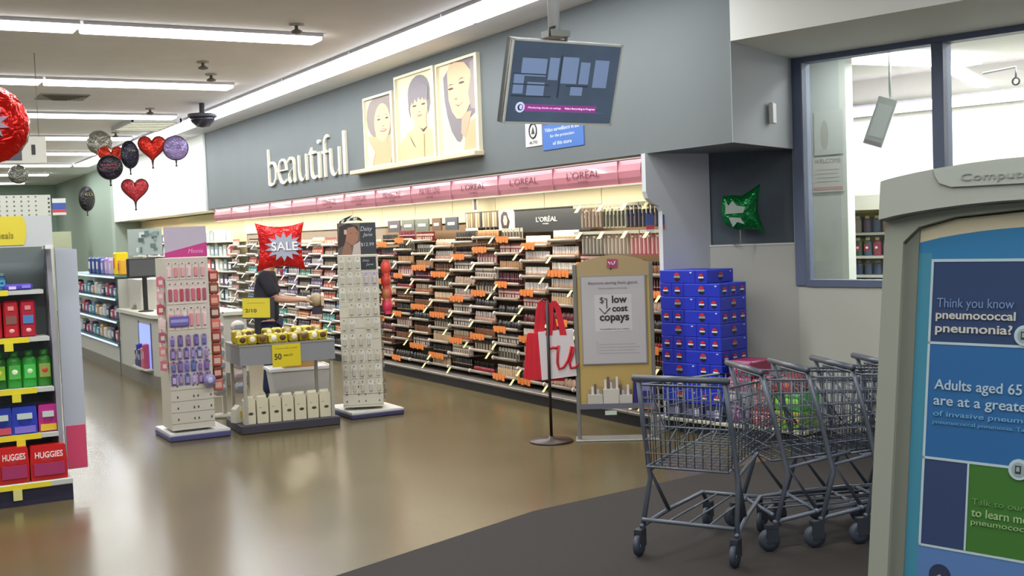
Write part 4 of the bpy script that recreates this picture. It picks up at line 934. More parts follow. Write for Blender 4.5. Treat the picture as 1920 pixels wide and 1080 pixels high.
HP([(0,0),(1,0),(1,1),(0,1)],0,'6a645c'); HP([(0,.2),(.1,.9),(.5,1),(.9,.9),(.95,.6),(.5,.5),(.3,.3)],1,'3a322e'); HP([(.35,.45),(.45,.85),(.75,.9),(.95,.7),(.9,.45),(.7,.3),(.5,.32)],2,'a87860'); HP([(.15,0),(.35,.45),(.55,.35),(.65,0)],2,'98705c'); HP([(.62,0),(.7,.3),(1,.42),(1,0)],3,'c8b8b0'); HP([(.3,.65),(.42,.65),(.42,.8),(.3,.8)],3,'c8bcb0')
HP([(.55,.68),(.62,.7),(.62,.67)],3,'2c2422'); HP([(.8,.68),(.88,.7),(.88,.67)],3,'2c2422')
m.text('Daisy',.04,.16,1.89,1.95,-.186,M('c8ccd0'),.002,T,shear=.25); m.text('Jane',.06,.16,1.84,1.885,-.186,M('c8ccd0'),.002,T,shear=.25); m.text('$12.99',.04,.17,1.745,1.785,-.186,M('c8ccd0'),.002,T); m.build('header_print',t)
m=MB(); m.box(.03,.185,-.196,-.19,1.51,1.64,M('303338',.4),T); m.text('Daisy',.05,.12,1.585,1.615,-.197,M('b8bcc0'),.002,T,shear=.25); m.text('Jane',.08,.16,1.545,1.575,-.197,M('b8bcc0'),.002,T,shear=.25); m.build('brand_card',t)
rowj=['top','second','third','fourth','fifth','sixth','seventh','eighth','lowest']
BT=TR(4.55+.02,11.42,0,rz=RZ)
for ri in range(9):
    z=1.63-.158*ri
    for k in range(5):
        if ri==0 and k>2: continue
        if (ri*5+k*3)%11==4: continue
        p=BT@Vector((-.165+.082*k,-.196,z))
        c=['d8d4c4','d0ccba','dcd8d0'][(ri+k)%3]
        if ri==1 and k>2: c='c4b8cc'
        putmesh('earring_card',card_mesh(c,'bcb8a8',.062,.125),p,RZ,f'pale earring card on the {rowj[ri]} row of the jewelry rack front','earring card',f'earring cards on the {rowj[ri]} row of the jewelry rack')
for ri in range(8):
    for k in range(2):
        p=BT@Vector((wj+.008,-.1+.17*k,1.0-.11*ri)); 
        putmesh('earring_card',card_mesh('b8b4a4','8a8678',.07,.085),p,RZ+PI/2,'earring card on the narrow right side of the jewelry rack','earring card','earring cards on the right side of the jewelry rack')
for k in range(16):
    p=BT@Vector((wj+.07+.02*(k%2),-.1+.085*(k%4),1.56-.13*(k//4)))
    c=['d84a38','c83c34','b87048','d83a58'][(k//4+k)%4] if k<12 else 'd8385c'
    m=MB(); m.ell((0,0,-.05),(.06,.045,.08),M(c,.5),8,6); m.prism([(-.045,-.13),(.045,-.11),(.05,.0),(-.03,.03)],-.02,.02,M(c,.4)); m.box(-.03,.02,-.03,-.02,-.06,-.03,M('c8a890'))
    put(m,'red_pouch',f'red or pink pouch hanging at the upper right side of the jewelry rack, {["top","second","third","lowest"][k//4]} row','pouch',p,RZ+PI/2+.2,f'red pouches, {["top","second","third","lowest"][k//4]} row beside the jewelry rack')
m=MB()
for k in range(7):
    a=random.random()*6; m.prism([(-.08,0),(.02,.02),(.09,.05),(.0,.045),(-.06,.03)],-.003*k,-.003*k+.002,M('e8e6e0' if k%2 else '2a2828'),TR(0.02*k-.06,.01*k,.0,rz=.2*k,ry=-.3+.12*k))
put(m,'cow_print_bow','black and white patterned bow lying on top of the portrait header','bow',(4.50,11.36,2.0),RZ)

# ------------------------------------------------------------------ promotion table
t=thing('promotion_table','grey display table on a dark base with yellow price signs','table',(3.63,10.95,0),R(-3))
m=MB(); m.box(-.49,.49,0,.66,0,.085,M('3c3a44',.6),bev=.008); m.build('base',t)
m=MB(); m.box(-.47,.47,.02,.62,.655,.835,M('85878a',.6)); m.box(-.475,.475,.015,.625,.835,.85,M('8c8a80',.6)); m.build('tray',t)
for x in (-.44,.42):
    for y in (.04,.56):
        m=MB(); m.box(x,x+.03,y,y+.03,.085,.66,M('a5a295',.5)); m.build('leg',t)
m=MB(); m.box(-.16,.12,.008,.014,.62,.835,M('d8c422',.5)); m.text('50',-.14,-.07,.69,.75,.008,M('3a3410'),.002,bold=.02); m.text('each',-.05,.04,.72,.745,.008,M('6a6018'),.002); m.text('limited offer today',-.13,.09,.79,.805,.008,M('a89820'),.002); m.build('price_sign',t)
t2=thing('price_sign','tilted yellow 2/10 price sign in a black holder on the table','sign',(3.38,11.12,.86),R(-6))
T=TR(0,0,.24,rx=R(-8),ry=R(3))
m=MB(); m.box(-.135,.175,-.006,.0,-.01,.20,M('24242c',.4),T); m.build('holder',t2)
m=MB(); m.box(-.135,.13,-.010,-.006,.0,.19,M('d6c420',.5),T); m.text('2/10',-.11,-.0,.05,.085,-.01,M('3a3410'),.002,T,bold=.02); m.box(-.09,.08,-.011,-.01,.14,.145,M('a89820'),T); m.build('sign_card',t2)
m=MB(); m.box(-.02,.04,0,.02,0,.24,M('24242c',.4)); m.lathe([(.09,0),(.09,.01),(.02,.015)],M('24242c'),14); m.build('stand',t2)
# shallow trays and small gift packs on the table
for k in range(9):
    x=3.20+.10*k; 
    m=MB(); m.box(-.045,.045,-.05,.05,0,.09,M(['c8b828','b8a020','8a7418','d8c848'][k%4],.35),bev=.015)
    m.ell((0,-.05,.05),(.032,.012,.03),M(['5a3c28','e8e0c0','6a4a30','f0ead8'][k%4],.4),10,6); m.ell((.03,-.03,.09),(.02,.02,.014),M('f0e8a0',.4),8,5)
    put(m,'novelty_pack','small shiny yellow pack with a round figure in the front row on the table','gift pack',(x,11.06-.005*k,.851),random.uniform(-.2,.2),'yellow packs in the front row on the table')
for k in range(9):
    x=3.22+.10*k
    m=MB(); m.box(-.045,.045,-.05,.05,0,.13,M(['b8a828','d8cc50','a89048'][k%3],.35),bev=.015); m.ell((0,-.05,.09),(.03,.012,.03),M(['f0e8b0','6a4a38','c8b890'][k%3],.4),10,6)
    put(m,'novelty_pack','small shiny yellow pack in the rear row on the table','gift pack',(x,11.26,.851),random.uniform(-.2,.2),'yellow packs in the rear row on the table')
for k in range(7):
    x=3.245+.125*k
    m=MB(); h=.25
    m.prism([(-.054,0),(.054,0),(.056,h*.9),(.04,h),(-.04,h),(-.056,h*.9)],-.035,.045,M('cfc9ae',.6)); m.prism([(-.045,h-.02),(.045,h-.02),(.045,h+.02),(-.045,h+.02)],-.002,.006,M('d8d4c0',.6))
    m.prism(ov(.01,.10,.024,.014,10),-.037,-.035,M('4a4030')); m.box(-.03,-.01,-.037,-.035,.15,.155,M('8a8468'))
    put(m,'coffee_bag',f'cream paper bag with small dark print on the table base, {["leftmost","second from left","third from left","middle","third from right","second from right","rightmost"][k]} of seven','bag',(x,11.06-.006*k,.086),R(-3),'cream bags on the table base')
m=MB(); m.prism([(-.06,0),(.06,0),(.05,.14),(.0,.17),(-.05,.13)],-.04,.04,M('c8c4b4',.5)); m.box(-.0,.04,-.045,-.04,.05,.11,M('c8a828')); put(m,'small_packet','slumped white and yellow packet at the left end of the cream bags','packet',(3.19,11.25,.086),.3)
# goods left of and behind the table
t=thing('bag_stand','white hanging rack of pale snack bags behind the left side of the table','display rack',(3.35,12.3,0),0)
m=MB(); m.lathe([(.16,0),(.16,.02),(.02,.03)],M('9a988c'),16); m.box(-.02,.02,-.02,.02,.02,1.1,M('b8b4a8')); m.build('stand',t)
for k in range(6):
    z=.30+.13*k
    for s in (0,1):
        m=MB(); m.ell((0,0,0),(.085,.04,.065),M(['c8c0bc','b8b8c0','c8b0a8'][(k+s)%3],.4),10,7); m.box(-.05,.05,-.045,-.03,-.02,.02,M('8a98a8'))
        put(m,'snack_bag',f'pale crumpled bag on the white rack behind the table, {["left","right"][s]} column, {rowword[k]} up' if k else f'pale crumpled bag on the white rack behind the table, {["left","right"][s]} column, lowest','bag',(3.28+.22*s,12.2,z),.2,f'pale bags, {["left","right"][s]} column of the white rack behind the table')
t=thing('storage_tote','clear white plastic tote behind the table legs','tote',(4.22,12.45,0),R(-8))
m=MB(); m.prism([(-.26,.0),(.26,0),(.32,.44),(-.32,.44)],-.2,.2,M('c0c0c0',.35)); m.box(-.34,.34,-.22,-.2,.42,.45,M('d4d4d2',.4)); m.box(-.34,.34,.2,.22,.42,.45,M('d4d4d2',.4)); m.box(-.34,-.32,-.2,.2,.42,.45,M('d4d4d2')); m.box(.32,.34,-.2,.2,.42,.45,M('d4d4d2')); m.build('body',t)
m=MB(); m.box(-.17,.17,-.12,.12,0,.14,M('a8824c',.7)); m.box(-.17,.17,-.01,.01,.14,.142,M('c0a070')); m.box(-.17,.0,-.14,-.12,.08,.16,M('b08c58'),TR(0,0,0)); put(m,'cardboard_box','small brown cardboard box on top of the white tote','box',(4.22,12.42,.441),R(-8))
t=thing('white_display_bin','white cardboard dump bin between the pink rack and the worker','bin',(3.72,13.9,0),0)
m=MB(); m.box(-.45,.1,0,.4,0,.95,M('c8c6bc',.6)); m.build('body',t); m=MB(); m.prism([(-.45,.95),(-.1,.95),(.12,1.28),(-.2,1.0)],0,.02,M('d6d4cc')); m.tube([(-.45,-.01,.92),(.1,-.01,1.0)],.012,M('2c2c2c'),6); m.tube([(-.2,-.01,1.1),(.0,-.01,1.25)],.01,M('2c2c2c'),6); m.build('flap',t)

# ------------------------------------------------------------------ shop worker
def skin_mesh(name, verts, edges, radii, mat, parent, root=0, sub=2):
    me=bpy.data.meshes.new(name); me.from_pydata(verts,edges,[]); o=bpy.data.objects.new(name,me); COL.objects.link(o)
    o.modifiers.new('s','SKIN'); 
    if not me.skin_vertices: me.attributes
    sv=me.skin_vertices[0].data
    for i,r in enumerate(radii):
        sv[i].radius=(r,r) if not isinstance(r,tuple) else r
        sv[i].use_root=(i==root)
    s=o.modifiers.new('u','SUBSURF'); s.levels=sub; s.render_levels=sub
    dg=bpy.context.evaluated_depsgraph_get(); nm=bpy.data.meshes.new_from_object(o.evaluated_get(dg))
    for p in nm.polygons: p.use_smooth=True
    nm.materials.clear(); nm.materials.append(mat)
    bpy.data.objects.remove(o); r=bpy.data.objects.new(name,nm); COL.objects.link(r); r.parent=parent; return r
pt=thing('person','person in dark navy top and blue jeans reaching over the table behind the SALE balloon','person',(4.20,13.38,0),R(68))
sk=M('b98f74',.55)
V=[(0,0,.93),(0,0,1.06),(0,-.01,1.22),(0,-.02,1.36),(0,-.03,1.46),(0,-.05,1.53),(0,-.07,1.60),(0,-.08,1.68),(0,-.075,1.75)]
Rr=[(.15,.11),(.135,.10),(.15,.11),(.15,.105),(.09,.07),.055,(.075,.085),(.08,.10),(.06,.075)]
Ed=[(i,i+1) for i in range(8)]
def addchain(pts,rs,start):
    global V,Rr,Ed
    prev=start
    for p,r in zip(pts,rs):
        V.append(p); Rr.append(r); Ed.append((prev,len(V)-1)); prev=len(V)-1
    return prev
for s in (-1,1):
    addchain([(s*.09,0,.86),(s*.10,-.01,.66),(s*.105,-.02,.48),(s*.105,.0,.28),(s*.105,.03,.09),(s*.11,-.04,.045),(s*.115,-.13,.03)],[.095,.085,.062,.058,.042,.04,.032],0)
    w_=addchain([(s*.17,-.01,1.43),(s*.21,-.06,1.28),(s*.205,-.12,1.16),(s*.17,-.26,1.14),(s*.14,-.36,1.14)],[.06,.048,.042,.034,.026],3)
    pm=addchain([(s*.13,-.42,1.13)],[(.034,.018)],w_)
    for f,(dx,l) in enumerate([(-.028,.075),(-.01,.085),(.009,.08),(.027,.065)]):
        addchain([(s*.13+dx,-.46,1.13),(s*.13+dx*1.05,-.46-l*.5,1.12),(s*.13+dx*1.05,-.46-l*.9,1.095)],[.0095,.009,.0075],pm)
    addchain([(s*.13-s*.035,-.41,1.12),(s*.13-s*.055,-.44,1.11),(s*.13-s*.055,-.47,1.10)],[.012,.010,.009],w_)
skin_mesh('body',V,Ed,Rr,sk,pt)
navy=M('23242f',.8); jean=M('1c2244',.85)
TV_=[(0,.01,.84),(0,.01,1.04),(0,.01,1.22),(0,.0,1.36),(0,-.03,1.475)]; TRr=[(.20,.16),(.19,.155),(.20,.165),(.20,.16),(.115,.095)]; TE=[(0,1),(1,2),(2,3),(3,4)]
for s in (-1,1):
    n0=len(TV_); TV_+= [(s*.165,-.01,1.43),(s*.215,-.06,1.29),(s*.21,-.11,1.19)]; TRr+=[.092,.074,.07]; TE+=[(3,n0),(n0,n0+1),(n0+1,n0+2)]
skin_mesh('shirt',TV_,TE,TRr,navy,pt)
JV=[(0,0,.96)]; JR=[(.165,.125)]; JE=[]
for s in (-1,1):
    n0=len(JV); JV+=[(s*.09,0,.86),(s*.10,-.01,.66),(s*.105,-.02,.48),(s*.105,0,.28),(s*.105,.03,.05)]; JR+=[.11,.098,.08,.075,.068]; JE+=[(0,n0)]+[(n0+i,n0+i+1) for i in range(4)]
skin_mesh('jeans',JV,JE,JR,jean,pt)
m=MB(); m.ell((0,-.055,1.735),(.092,.108,.10),M('2c211c',.8),18,12); m.ell((0,.03,1.64),(.06,.05,.10),M('2c211c',.8),12,8); h_=m.build('hair',pt)
m=MB()
for s in (-1,1): m.ell((s*.032,-.155,1.70),(.013,.008,.008),M('e8e4e0',.4),8,6); m.ell((s*.032,-.162,1.70),(.006,.004,.006),M('2a1c14',.4),8,6)
m.build('eyes',pt)
m=MB(); m.prismx([(-.15,1.69),(-.185,1.645),(-.15,1.64)],-.012,.012,sk); m.build('nose',pt)
m=MB(); m.ell((0,-.155,1.612),(.024,.008,.007),M('9c5c54',.5),10,6); m.build('mouth',pt)
for s in (-1,1):
    m=MB(); m.ell((s*.11,-.05,.035),(.05,.13,.035),M('2a2a30',.6),12,8); m.build('shoe',pt)
    m=MB(); m.ell((s*.083,-.07,1.68),(.012,.022,.032),sk,8,6); m.build('ear',pt)
m=MB(); m.ell((0,0,0),(.10,.08,.09),M('a89878',.6),12,8); m.prism([(-.09,-.06),(.05,-.1),(.1,.02),(.02,.09),(-.08,.05)],-.09,-.06,M('c4b08c')); m.box(-.09,.0,-.07,.05,-.16,-.08,M('302840',.6))
put(m,'held_parcel','crumpled tan and dark parcel held in the hands of the worker','parcel',(4.72,13.15,1.12),R(68))

# ------------------------------------------------------------------ bag stanchion
blk=M('241a18',.45)
t=thing('bag_stanchion','black post on a round base holding red and white shopping bags','stand',(5.24,8.75,0),R(-32))
m=MB(); m.lathe([(.19,0),(.195,.006),(.18,.018),(.03,.028),(.02,.05)],M('33231e',.4),32); m.build('base',t)
m=MB(); m.tube([(0,0,.02),(0,0,1.24)],.0135,blk,10); m.tube([(0,0,1.24),(-.04,.0,1.25),(-.04,-.03,1.235)],.008,blk,8); m.build('post',t)
redm=M('c4182c',.5); whm=M('cfc6c8',.5)
def bag(k, label, dx, dy, rz, white):
    b=thing('shopping_bag',label,'bag',(5.24+dx,8.75+dy,.52),R(-32)+rz,'shopping bags on the black post')
    c=whm if white else redm
    m=MB(); 
    pts=[(-.145,.02),(.16,.05),(.14,.46),(-.165,.44)] if white else [(-.17,.02),(.12,0),(.12,.44),(-.15,.43)]
    m.prism(pts,-.02,.025,c); m.prism([(pts[0][0]-.03,.03),pts[0],pts[3],(pts[3][0]-.012,.40)],.0,.03,redm); m.build('body',b)
    m=MB(); zt=.44
    for y in (-.018,.02):
        m.prism([(-.10,zt-.03),(-.04,zt-.03),(-.025,zt+.18),(-.02,zt+.225),(-.005,zt+.18),(.025,zt-.03),(.085,zt-.03),(.035,zt+.22),(.0,zt+.27),(-.04,zt+.27),(-.07,zt+.20)],y-.004,y+.004,redm)
    m.build('handle',b)
    if white:
        m=MB(); pth=[(-.08,.29),(-.05,.305),(-.02,.30),(.0,.32),(-.01,.25),(-.015,.17),(.0,.115),(.04,.13),(.08,.19),(.10,.25),(.11,.31),(.13,.30),(.12,.24),(.09,.17),(.10,.12),(.14,.125),(.17,.16)]
        m.tube([(x+.01,-.024,z) for x,z in pth],[.005]+[.012]*(len(pth)-2)+[.006],redm,6); m.build('script_print',b)
    return b
bag(0,'white shopping bag with red script letter hanging in front of the black post',.083,-.015,0,True)
bag(1,'red shopping bag hanging just left behind the white bag',.045,.055,.04,False)
bag(2,'rearmost red shopping bag on the black post',.03,.10,.08,False)

# ------------------------------------------------------------------ poster frame stand
SR=R(-33)
t=thing('poster_stand','tan arched poster stand with grey frame reading low cost copays','poster stand',(5.46,8.66,0),SR)
Wd=.685; tan=M('a8926a',.5); tan2=M('b3995a',.55); gf=M('77746e',.4)
def arch(x0,x1,z0,z1,rise,n=14):
    return [(x0,z0),(x1,z0)]+[(x1-(x1-x0)*i/n, z1+rise*math.sin(PI*i/n)**.8 if 0<i<n else z1) for i in range(n+1)]
m=MB(); m.prism(arch(.02,Wd-.02,1.42,1.535,.075),-.01,.012,tan); m.box(.02,Wd-.02,-.006,.012,.30,1.42,tan2); m.build('panel',t)
for x in (-.005,Wd-.03):
    m=MB(); m.box(x,x+.035,-.02,.022,.0,1.54,gf,bev=.005); m.build('upright',t)
m=MB(); m.box(-.02,Wd+.02,-.10,.14,0,.012,M('8a8a84',.25),bev=.004); m.build('foot_plate',t)
m=MB(); m.box(.06,Wd-.06,-.018,-.010,.66,1.435,M('8a8a8a',.4)); m.box(.07,Wd-.07,-.022,-.018,.67,1.425,M('b4b0b2',.4)); so=m.build('poster',t)
m=MB(); K=M('26242a',.5); G=M('7a767c',.5)
m.box(.18,.50,-.0235,-.022,.95,1.27,M('c2bfbf',.4))
m.text('low',.33,.46,1.195,1.26,-.024,K,.002,bold=.03); m.text('cost',.33,.465,1.12,1.17,-.024,K,.002,bold=.03); m.text('copays',.22,.475,1.02,1.09,-.024,K,.002,bold=.03); m.text('$',.225,.26,1.19,1.25,-.024,K,.002)
m.tube([(.265,-.026,1.235),(.285,-.026,1.235),(.285,-.026,1.15)],.004,K,5); m.tube([(.22,-.026,1.155),(.262,-.026,1.105),(.315,-.026,1.155)],.004,K,5)
m.text('Become saving feels good.',.13,.56,1.355,1.385,-.023,G,.002,bold=.01); m.text('Prescription savings',.22,.46,1.318,1.333,-.023,M('9a969a'),.002)
m.text('Available to our store',.22,.475,.965,.978,-.024,G,.002)
for k in range(4): m.box(.20,.56-.03*(k%2),-.0228,-.022,.755+.026*k,.760+.026*k,M('96929a'))
m.box(.19,.192,-.0228,-.022,.75,.86,G); m.build('poster_print',so)
m=MB(); m.prism([(.295,1.505),(.385,1.50),(.39,1.575),(.30,1.58)],-.016,-.010,M('a84468',.5)); 
m.tube([(.31,-.018,1.555),(.325,-.018,1.525),(.335,-.018,1.55),(.345,-.018,1.525),(.36,-.018,1.53),(.37,-.018,1.56),(.355,-.018,1.55)],.005,M('d8c4cc'),5); m.prism([(.32,1.50),(.34,1.50),(.325,1.48)],-.014,-.010,M('3a2028')); m.build('logo',t)
m=MB(); m.box(.02,Wd-.0,-.10,.0,.285,.30,M('4c4c5c',.4)); m.box(.02,Wd,-.104,-.10,.285,.33,M('6a6a78',.3,alpha=1)); m.build('brochure_shelf',t)
m=MB(); m.box(.24,.34,-.13,-.128,.235,.272,M('b8c8b8')); m.build('shelf_label',t)
ST=TR(5.46,8.66,0,rz=SR)
for k,(x,w_,c,h) in enumerate([(.16,.13,'b8b4a8',.14),(.30,.14,'c2beb4',.20),(.42,.12,'bcb8b0',.13)]):
    p=ST@Vector((x,-.05,.3005)); m=MB(); m.box(-w_/2,w_/2,-.035,.03,0,h*.75,M(c,.5)); 
    for j in range(5): m.box(-w_/2+.01+j*w_*.18,-w_/2+.01+j*w_*.18+.02,-.01,.0,h*.7,h+.022*((j*7+k)%3)+.01,M(['8a7c74','c8c4bc','5a4c4c','b0a8a4'][(j+k)%4]),TR(0,0,0,rx=R(-5)))
    put(m,'brochure_box',['left small brochure holder on the poster stand shelf','middle tallest white brochure box on the poster stand shelf','right white brochure box on the poster stand shelf'][k],'brochure holder',p,SR)
p=ST@Vector((.59,-.05,.3005)); m=MB(); m.box(-.10,.09,-.03,.03,0,.25,M('30286a',.4)); m.box(-.05,.05,-.033,-.03,.13,.2,M('7a74a8')); m.box(-.05,.03,-.034,-.033,.06,.08,M('6a5090')); put(m,'purple_leaflet_box','dark purple leaflet box at the right of the poster stand shelf','brochure holder',p,SR)

# ------------------------------------------------------------------ drink carton display
dk=M('1a1a20',.6)
t=thing('low_display_base','low base shelf with a pale edge under the drink cartons','shelf',(6.32,8.56,0),WRZ)
m=MB(); m.box(.0,1.45,.03,.40,0,.10,dk); m.build('kick_base',t); m=MB(); m.box(-.0,1.46,-.02,.40,.10,.13,M('b8b69c',.5),bev=.005); m.build('deck',t)
DT=TR(6.32,8.56,0,rz=WRZ)
blue=M('1c2fb4',.4); blue2=M('2340c8',.4)
BXL,BXE,BXH=.392,.131,.118
def carton():
    m=MB(); m.box(-BXL/2+.001,BXL/2-.001,-BXE/2+.001,BXE/2-.001,0,BXH-.002,blue,bev=.004)
    m.box(-BXL/2+.01,BXL/2-.01,-BXE/2-.0005,BXE/2+.0005,BXH-.018,BXH-.006,blue2)
    for s in (-1,1):
        Tl=TR(0,0,0) if s<0 else TR(0,0,0,rz=PI)
        y=-BXE/2
        m.prism([(a,b_) for a,b_ in ov(.0,.058,.034,.040,16)],y-.001,y+.002,M('16161c',.4),Tl)
        m.prism(ov(.0,.066,.030,.030,14,0.15,PI-.15),y-.002,y+.001,M('c82430',.4),Tl); m.box(-.032,.032,y-.0025,y,.05,.066,M('dcdce4',.4),Tl); m.text('PEPSI',-.028,.028,.052,.064,y-.0026,M('14141c'),.0006,Tl,bold=.02)
        m.box(.14,.16,y-.001,y,.09,.10,M('d8d8e8'),Tl)
        Te=TR(0,0,0,rz=PI/2*s)
        y=-BXL/2
        m.prism(ov(.0,.055,.030,.036,16),y-.001,y+.002,M('16161c',.4),Te); m.prism(ov(.0,.062,.026,.026,14,0.15,PI-.15),y-.002,y+.001,M('c82430',.4),Te); m.box(-.028,.028,y-.0025,y,.046,.060,M('dcdce4',.4),Te)
    return m
co=carton().build('tmp'); cmesh=co.data; bpy.data.objects.remove(co)
L3=BXE*3
lay=['top','second','third','fourth','fifth','sixth','seventh','eighth','ninth','tenth']
S0=-.005
for li in range(10):
    z=1.452-BXH*(li+1)
    A=[]
    if li in (0,2,4,7,9):
        A=[(S0+BXL/2, .0+BXE*(j+.5),0,f'lengthwise at the left, {["front","middle","rear"][j]}') for j in range(3)]
        A+=[(S0+BXL+BXE*(j+.5),BXL/2,PI/2,f'crosswise at the {["middle","right"][j]}') for j in range(2 if li else 1)]
    elif li in (1,3,6,8):
        A=[(S0+BXE*(j+.5),BXL/2,PI/2,f'crosswise at the {["far left","left"][j]}') for j in range(2)]
        A+=[(S0+2*BXE+BXL/2,BXE*(j+.5),0,f'lengthwise at the right, {["front","middle","rear"][j]}') for j in range(3)]
    else:
        A=[(S0+BXE*(j+.5),BXL/2,PI/2,f'crosswise, {["first","second","third","fourth","fifth"][j]} from left') for j in range(5)]
    for (x,y,r_,w2) in A:
        p=DT@Vector((x,y,z)); putmesh('drink_carton',cmesh,p,WRZ+r_,f'blue soda carton, {lay[li]} layer of the stack, {w2}','carton','blue soda cartons in the stack')
zb=1.452-BXH*10
for k in range(3):
    m=MB(); m.box(-.10,.10,-.19,.19,0,zb-.134,M(['2c2c50','34304c','283050'][k],.4),bev=.01); m.box(-.07,.07,-.193,-.19,.03,.09,M('6a6c8c')); m.box(.02,.06,-.194,-.193,.03,.1,M('b8bcd0'))
    put(m,'drink_case',f'dark blue drink case under the blue carton stack, {["left","middle","right"][k]}','carton',DT@Vector((.11+.215*k,.195,.131)),WRZ,'dark cases at the bottom of the carton stack')
def fruitcase(c,c2,w_,h,d=.3,spots=3):
    m=MB(); m.box(-w_/2,w_/2,-d/2,d/2,0,h,M(c,.4),bev=.012)
    for j in range(spots):
        m.ell((-w_*.3+w_*.3*j,-d/2,h*.5),(w_*.13,.006,h*.22),M(c2,.5),10,6)
    m.box(-w_*.4,w_*.4,-d/2-.002,-d/2,h*.82,h*.9,M(c2,.4)); m.box(-w_/2-.002,-w_/2,-d*.3,d*.3,h*.3,h*.6,M(c2,.4)); return m
for k,(x,z,w_,h,c,c2,lab) in enumerate([
    (.80,.131,.22,.17,'5a3458','a878a0','plum purple drink case next to the blue stack, bottom'),
    (.80,.302,.22,.11,'8a8690','b4b0b8','grey drink case on the plum case'),
    (.80,.413,.22,.12,'a83868','d890a8','pink red drink case below the top of the side pile'),
    (.82,.534,.24,.14,'98305c','c08ab0','crimson and purple drink case on top of the side pile'),
    (1.03,.131,.20,.13,'a03438','d8a0a0','dark red can case at the bottom right of the side pile'),
    (1.03,.262,.20,.13,'a8383c','d8a898','dark red can case, second in the right pile'),
    (1.03,.393,.20,.13,'b03838','d8b080','red can case on the right pile'),
    (1.28,.131,.26,.15,'6a9c28','c89040','olive green can case at the bottom right'),
    (1.28,.282,.26,.15,'2ca02c','8ac850','bright green can case on the olive green one'),
    (1.20,.433,.26,.13,'983038','c07060','dark red case lying on the green case')]):
    put(fruitcase(c,c2,w_,h),'can_case',lab,'carton',DT@Vector((x,.17,z)),WRZ)

# ------------------------------------------------------------------ shopping carts
cm=M('5e656f',.45,metal=.35); cmd=M('3c4148',.4,metal=.4); pl=M('2a3444',.5)
def make_cart(label,loc,rz,group,grey=True):
    # local: rear (handle) toward -Y, cart heads toward +Y, width along X
    t=thing('shopping_cart',label,'shopping cart',loc,rz,group)
    hw=.25
    m=MB()
    for s in (-1,1):
        m.tube([(s*(hw+.03),.02,.10),(s*(hw+.01),.12,.42),(s*(hw+.01),.05,.72),(s*hw,-.02,1.0)],.015,cm,8)
        m.tube([(s*(hw+.03),.02,.16),(s*(hw-.02),.35,.20),(s*(hw-.07),.70,.22),(s*(hw-.08),.76,.14)],.013,cm,8)
        m.tube([(s*(hw-.02),.3,.20),(s*(hw+.01),.12,.46),(s*(hw-.01),.5,.52)],.012,cm,8)
    m.tube([(-(hw+.02),.02,.2),((hw+.02),.02,.2)],.012,cm,8); m.tube([(-(hw-.07),.74,.21),((hw-.07),.74,.21)],.012,cm,8)
    for x in (-.12,0,.12): m.tube([(x,.04,.2),(x*.8,.74,.21)],.006,cm,6)
    m.build('frame',t)
    m=MB(); m.tube([(-hw-.03,-.03,1.005),(hw+.03,-.03,1.005)],.018,M('4a5058',.35),12); m.build('handle',t)
    m=MB()
    # basket: rear top z .97, front top z .90 ; bottom rear z .55 front z .60
    def corner(u,v,w2): # u 0..1 depth, v -1..1 width, w2 0..1 height
        y=.0+.92*u - .06*w2*(1-u)*0 + (.10*w2 if u>.99 else 0)
        half=(hw-.01)-.05*u+ .015*w2
        zlo=.50+.05*u; zhi=.96-.07*u
        return Vector((v*half,y+.03+.06*w2*u,zlo+(zhi-zlo)*w2))
    wr=.0032
    for w2 in [i/6 for i in range(7)]:
        r_=wr if 0<w2<1 else .007
        m.tube([corner(0,-1,w2),corner(1,-1,w2),corner(1,1,w2),corner(0,1,w2)],r_,cm,5)
        m.tube([corner(0,-1,w2),corner(0,1,w2)],r_ if w2 in (0,1) else wr,cm,5)
    for i in range(1,15):
        u=i/15
        for v in (-1,1): m.tube([corner(u,v,0),corner(u,v,1)],wr,cm,5)
        m.tube([corner(u,-1,0),corner(u,1,0)],wr,cm,5)
    for i in range(0,11):
        v=-1+.2*i
        m.tube([corner(0,v,1),corner(0,v,0),corner(1,v,0),corner(1,v,1)],wr,cm,5)
    m.build('basket',t)
    m=MB(); 
    m.tube([(-.2,.03,.93),(-.2,.2,.70),(.2,.2,.70),(.2,.03,.93)],.006,cm,6)
    for x in (-.12,-.04,.04,.12): m.tube([(x,.04,.62),(x,.2,.70)],.004,cm,5)
    m.build('child_seat',t)
    for i,(x,y) in enumerate([(-hw-.03,.02),(hw+.03,.02),(-hw+.08,.78),(hw-.08,.78)]):
        m=MB(); rw=.062
        m.lathe([(rw*.5,-.014),(rw,-.012),(rw*1.0,.012),(rw*.5,.014)],M('39404c',.5),18,TR(x,y-.03,rw+.001,ry=R(90)))
        c=m.build('wheel',t)
        m=MB(); m.lathe([(.022,-.017),(.022,.017)],M('8890a0',.3,metal=.5),12,TR(x,y-.03,rw,ry=R(90)))
        m.box(x-.022,x-.016,y-.05,y+.02,rw-.01,.13,cmd); m.box(x+.016,x+.022,y-.05,y+.02,rw-.01,.13,cmd); m.box(x-.022,x+.022,y-.05,y+.02,.125,.15,cmd); m.build('caster_fork',c)
    return t
